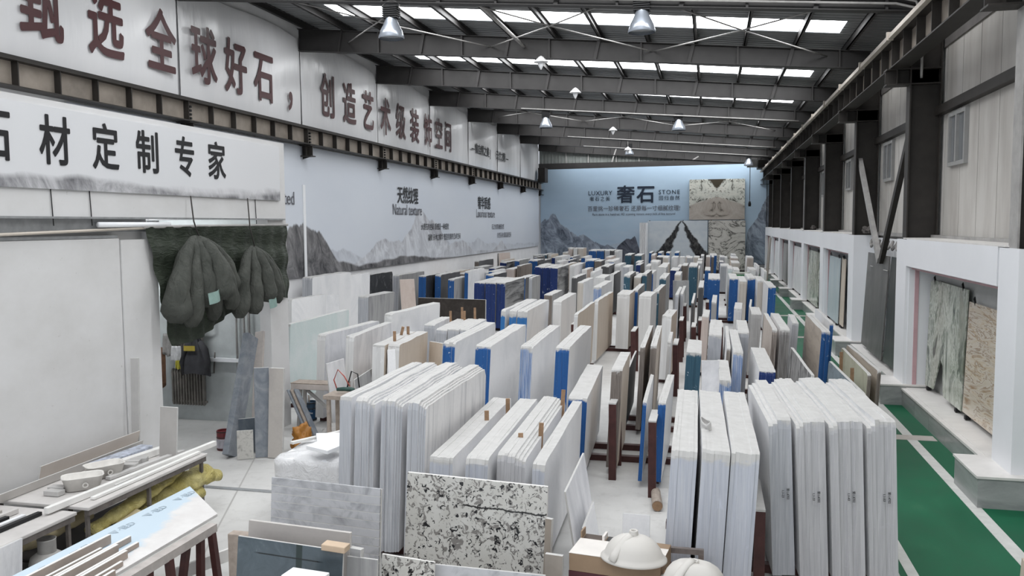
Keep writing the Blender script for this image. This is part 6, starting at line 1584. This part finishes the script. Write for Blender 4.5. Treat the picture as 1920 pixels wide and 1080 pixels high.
# loose plastic film
pf = plain('torn_plastic_film', (.62, .61, .60), .4, 0, .15, 14)
o = MB().grid(lambda a, q: (.03 + .05 * math.sin(7 * a + 3 * q), .16 * (a - .5) + .05 * math.sin(5 * q), -.22 * q + .03 * math.sin(11 * a) + .05 * a), 12, 12).build('plastic_film', pf, smooth=True, fix=False, loc=(-0.06, 7.88, 1.62))
o.modifiers.new('s', 'SOLIDIFY').thickness = .004; tag(o, 'scrap of torn plastic film caught between two white bundles', 'film')
gb = thing('green_bin', 'green strapped bin standing among the far slabs at the right', 'bin', (1.15, 33.9, 0))
MB().lathe([(0, 0), (.30, 0), (.34, 1.55), (0, 1.55)], (0, 0, 0), 16, sy=.8).build('body', plain('pale_bin', (.42, .43, .38)), gb)
for z in (.5, 1.0, 1.45):
    MB().lathe([(.355, z - .03), (.36, z), (.355, z + .03)], (0, 0, 0), 16, sy=.8).build('strap', plain('green_strap', (.05, .22, .09)), gb)

# ------------------------------------------------------------------ slabs shown in the niches
jade = NT('green_white_swirled_marble', .22, .5); t = jade; p = t.pos()
v = t.vmath('MULTIPLY', p, (1, 1.0, .45)); n = t.noise(v, 1.0, 7, .62, 3.2); n2 = t.noise(v, .9, 5, .6, 1)
c = t.ramp(n, [(.36, (.06, .075, .06)), (.43, (.27, .31, .25)), (.48, (.62, .64, .58)), (.53, (.30, .34, .27)), (.57, (.58, .60, .54)), (.62, (.14, .17, .13)), (.70, (.50, .53, .47))])
jade = t.done(t.mix(t.step(n2, .60, .06), c, t.ramp(n, [(.4, (.15, .17, .13)), (.7, (.42, .43, .36))])))
onyx = NT('brown_banded_onyx', .22, .5); t = onyx; p = t.pos()
wv = t.noise(t.vmath('MULTIPLY', p, (1, .42, 2.6)), 1.25, 7, .6, 1.6)
onyx = t.done(t.ramp(wv, [(.32, (.30, .18, .09)), (.40, (.58, .50, .40)), (.455, (.66, .60, .52)), (.475, (.30, .20, .12)), (.50, (.66, .60, .52)), (.56, (.60, .50, .38)), (.585, (.34, .23, .14)), (.62, (.68, .63, .56)), (.72, (.55, .42, .27))]))
FACE['bluepale'] = stone('pale_blue_streaked_marble', (.42, .50, .54), (.56, .60, .60), (1, 3, .35), 1.4, 1.0)
FACE['jade'] = jade; FACE['onyx'] = onyx
def hung(y0, y1, z0, z1, mt, lab, x=3.96, ragged=0):
    o = thing('display_slab', lab, 'display slab', (x, (y0 + y1) / 2, z0), 0, 'polished slabs shown in the wall niches')
    h = z1 - z0; a, c_ = (y0 - y1) / 2, (y1 - y0) / 2
    if ragged: out = [(a, 0), (a + .55, .02), (a + .75, .35), (a + .95, .62), (a + 1.1, .55), (a + 1.22, .10), (a + 1.3, .02), (c_, 0), (c_, h), (a + .3, h + .02), (a, h - .02)]
    else: out = [(a, 0), (c_, .02), (c_, h), (a, h - .01)]
    if ragged: out = [(-p_[0], p_[1]) for p_ in out][::-1]
    MB().prism(out, lambda u_, v_, s_: (-.012 + .024 * s_ + .05 * v_ / h, u_, v_)).build('slab_face', FACE[mt], o, bevel=.003)
    for yy in (a + .25, c_ - .3):
        b = MB(); b.tube([(.045, yy, h - .04), (.02, yy, h + .07), (.06, yy + .1, h + .09), (.08, yy + .12, h - .0)], .010, 6); b.build('hook', black, o, smooth=True)
    for yy in (a + .2, c_ - .25):
        MB().box((-.03, yy, -.06), (.05, yy + .08, 0)).build('foot_block', black, o)
hung(14.64, 16.95, .42, 2.40, 'jade', 'green and white swirled marble slab with a broken lower corner in the near niche', 3.98, 1)
hung(12.55, 14.54, .42, 2.22, 'onyx', 'brown banded onyx slab in the near niche', 3.98)
hung(25.9, 26.6, .42, 2.42, 'beige', 'beige slab beside the pale blue green slab in the third niche', 3.80)
hung(26.65, 28.98, .42, 2.42, 'bluepale', 'pale blue green slab in the third niche', 3.76)
hung(31.6, 34.98, .42, 2.42, 'jade', 'grey green slab in the fourth niche', 3.76)
hung(37.6, 40.98, .42, 2.42, 'marble', 'pale veined slab in the fifth niche', 3.76)
hung(43.6, 46.98, .42, 2.42, 'gray', 'grey slab in the sixth niche', 3.76)
hung(49.6, 52.98, .42, 2.42, 'marble', 'white veined slab in the seventh niche', 3.76)
hung(6.3, 8.4, .42, 2.4, 'breccia', 'pale breccia slab in the nearest niche')
darkg = stone('dark_grey_green_marble', (.022, .026, .024), (.10, .10, .095), (1, 1, .28), 2.4, 1.8, .5, .85, .35)
greyt = stone('dusty_grey_marble', (.085, .085, .082), (.16, .155, .148), (1, 1, .5), 1.5, 1.5, .4, .75, .4)
def tall(y0, y1, x, tilt, mt, lab):
    o = thing('leaning_slab', lab, 'slab', (x, (y0 + y1) / 2, .02), 0, 'tall slabs leaning in the open wall bay')
    MB().box((0, (y0 - y1) / 2, 0), (.025, (y1 - y0) / 2, 2.32)).build('slab_face', mt, o, bevel=.003)
    o.rotation_euler = (0, R(tilt), 0)
    MB().tube([(-.02, (y0 - y1) / 2 - .03, 2.0), (-.03, (y0 - y1) / 2 + .35, 2.0)], .012, 6).build('clamp_bar', steel_lt, o, smooth=True)
    o.location.z = .42
for z_ in (.0,):
    tall(18.02, 19.6, 3.72, 3, darkg, 'dark polished green black slab leaning in the open bay')
    tall(19.72, 21.5, 3.70, 3, greyt, 'dusty grey slab leaning in the open bay, beside the dark one')
    tall(21.55, 22.5, 3.74, 3, greyt, 'narrow grey slab leaning farthest in the open bay')
for i, y in enumerate((42.2, 43.6)):
    o = MB().box((0, 0, 0), (.04, 1.3, 2.75)).build('stone_slab', stone('brown_wood_grain_slab%d' % i, (.28, .25, .22), (.38, .35, .31), (1, 6, .3), 1.6, .5), loc=(2.62 + .1 * i, y, .006), rot=(0, R(4), 0))
    tag(o, ['brown wood grained slab leaning at the far right before the back banner', 'second brown wood grained slab behind the first at the far right'][i], 'slab')
for i, (x, y, rz_) in enumerate(((2.56, 7.74, -.12), (2.6, 7.72, -.12))):
    tag(MB().box((-.03, -.45, 0), (.03, .45, .62)).build('stone_slab', FACE['beige'], loc=(x, y - .45, .004), rot=(0, .05, rz_)), ['pale beige slab end at the bottom right corner', 'second pale beige slab end at the bottom right corner'][i], 'slab')
# pots and debris on the niche ledge
for i, (y, s_) in enumerate(((23.1, .12), (22.6, .10), (30.9, .12), (35.0, .09))):
    lump('ledge_debris', (3.95, y, 3.28), (s_, s_ * 1.6, s_ * .9), plain('dark_debris', (.10, .09, .085), .8, 0, .4, 20), ['dark heap on the ledge by the first brace', 'small dark heap beside the brace foot', 'dark heap on the ledge of the fourth pillar', 'small dark heap on the ledge farther back'][i], 'debris', 20 + i, .5)
b = MB()
for k in range(9):
    b.tube([(4.0, 18.4 + k * .5, 3.0), (3.93, 18.5 + k * .5, 2.88), (3.95, 18.7 + k * .5, 2.95), (4.0, 18.8 + k * .5, 3.05)], .035, 6)
o = b.build('cable_bundle', plain('dusty_cables', (.30, .29, .28), .7, 0, .3, 12), smooth=True); tag(o, 'dusty looped cable bundle along the open bay wall', 'cable')
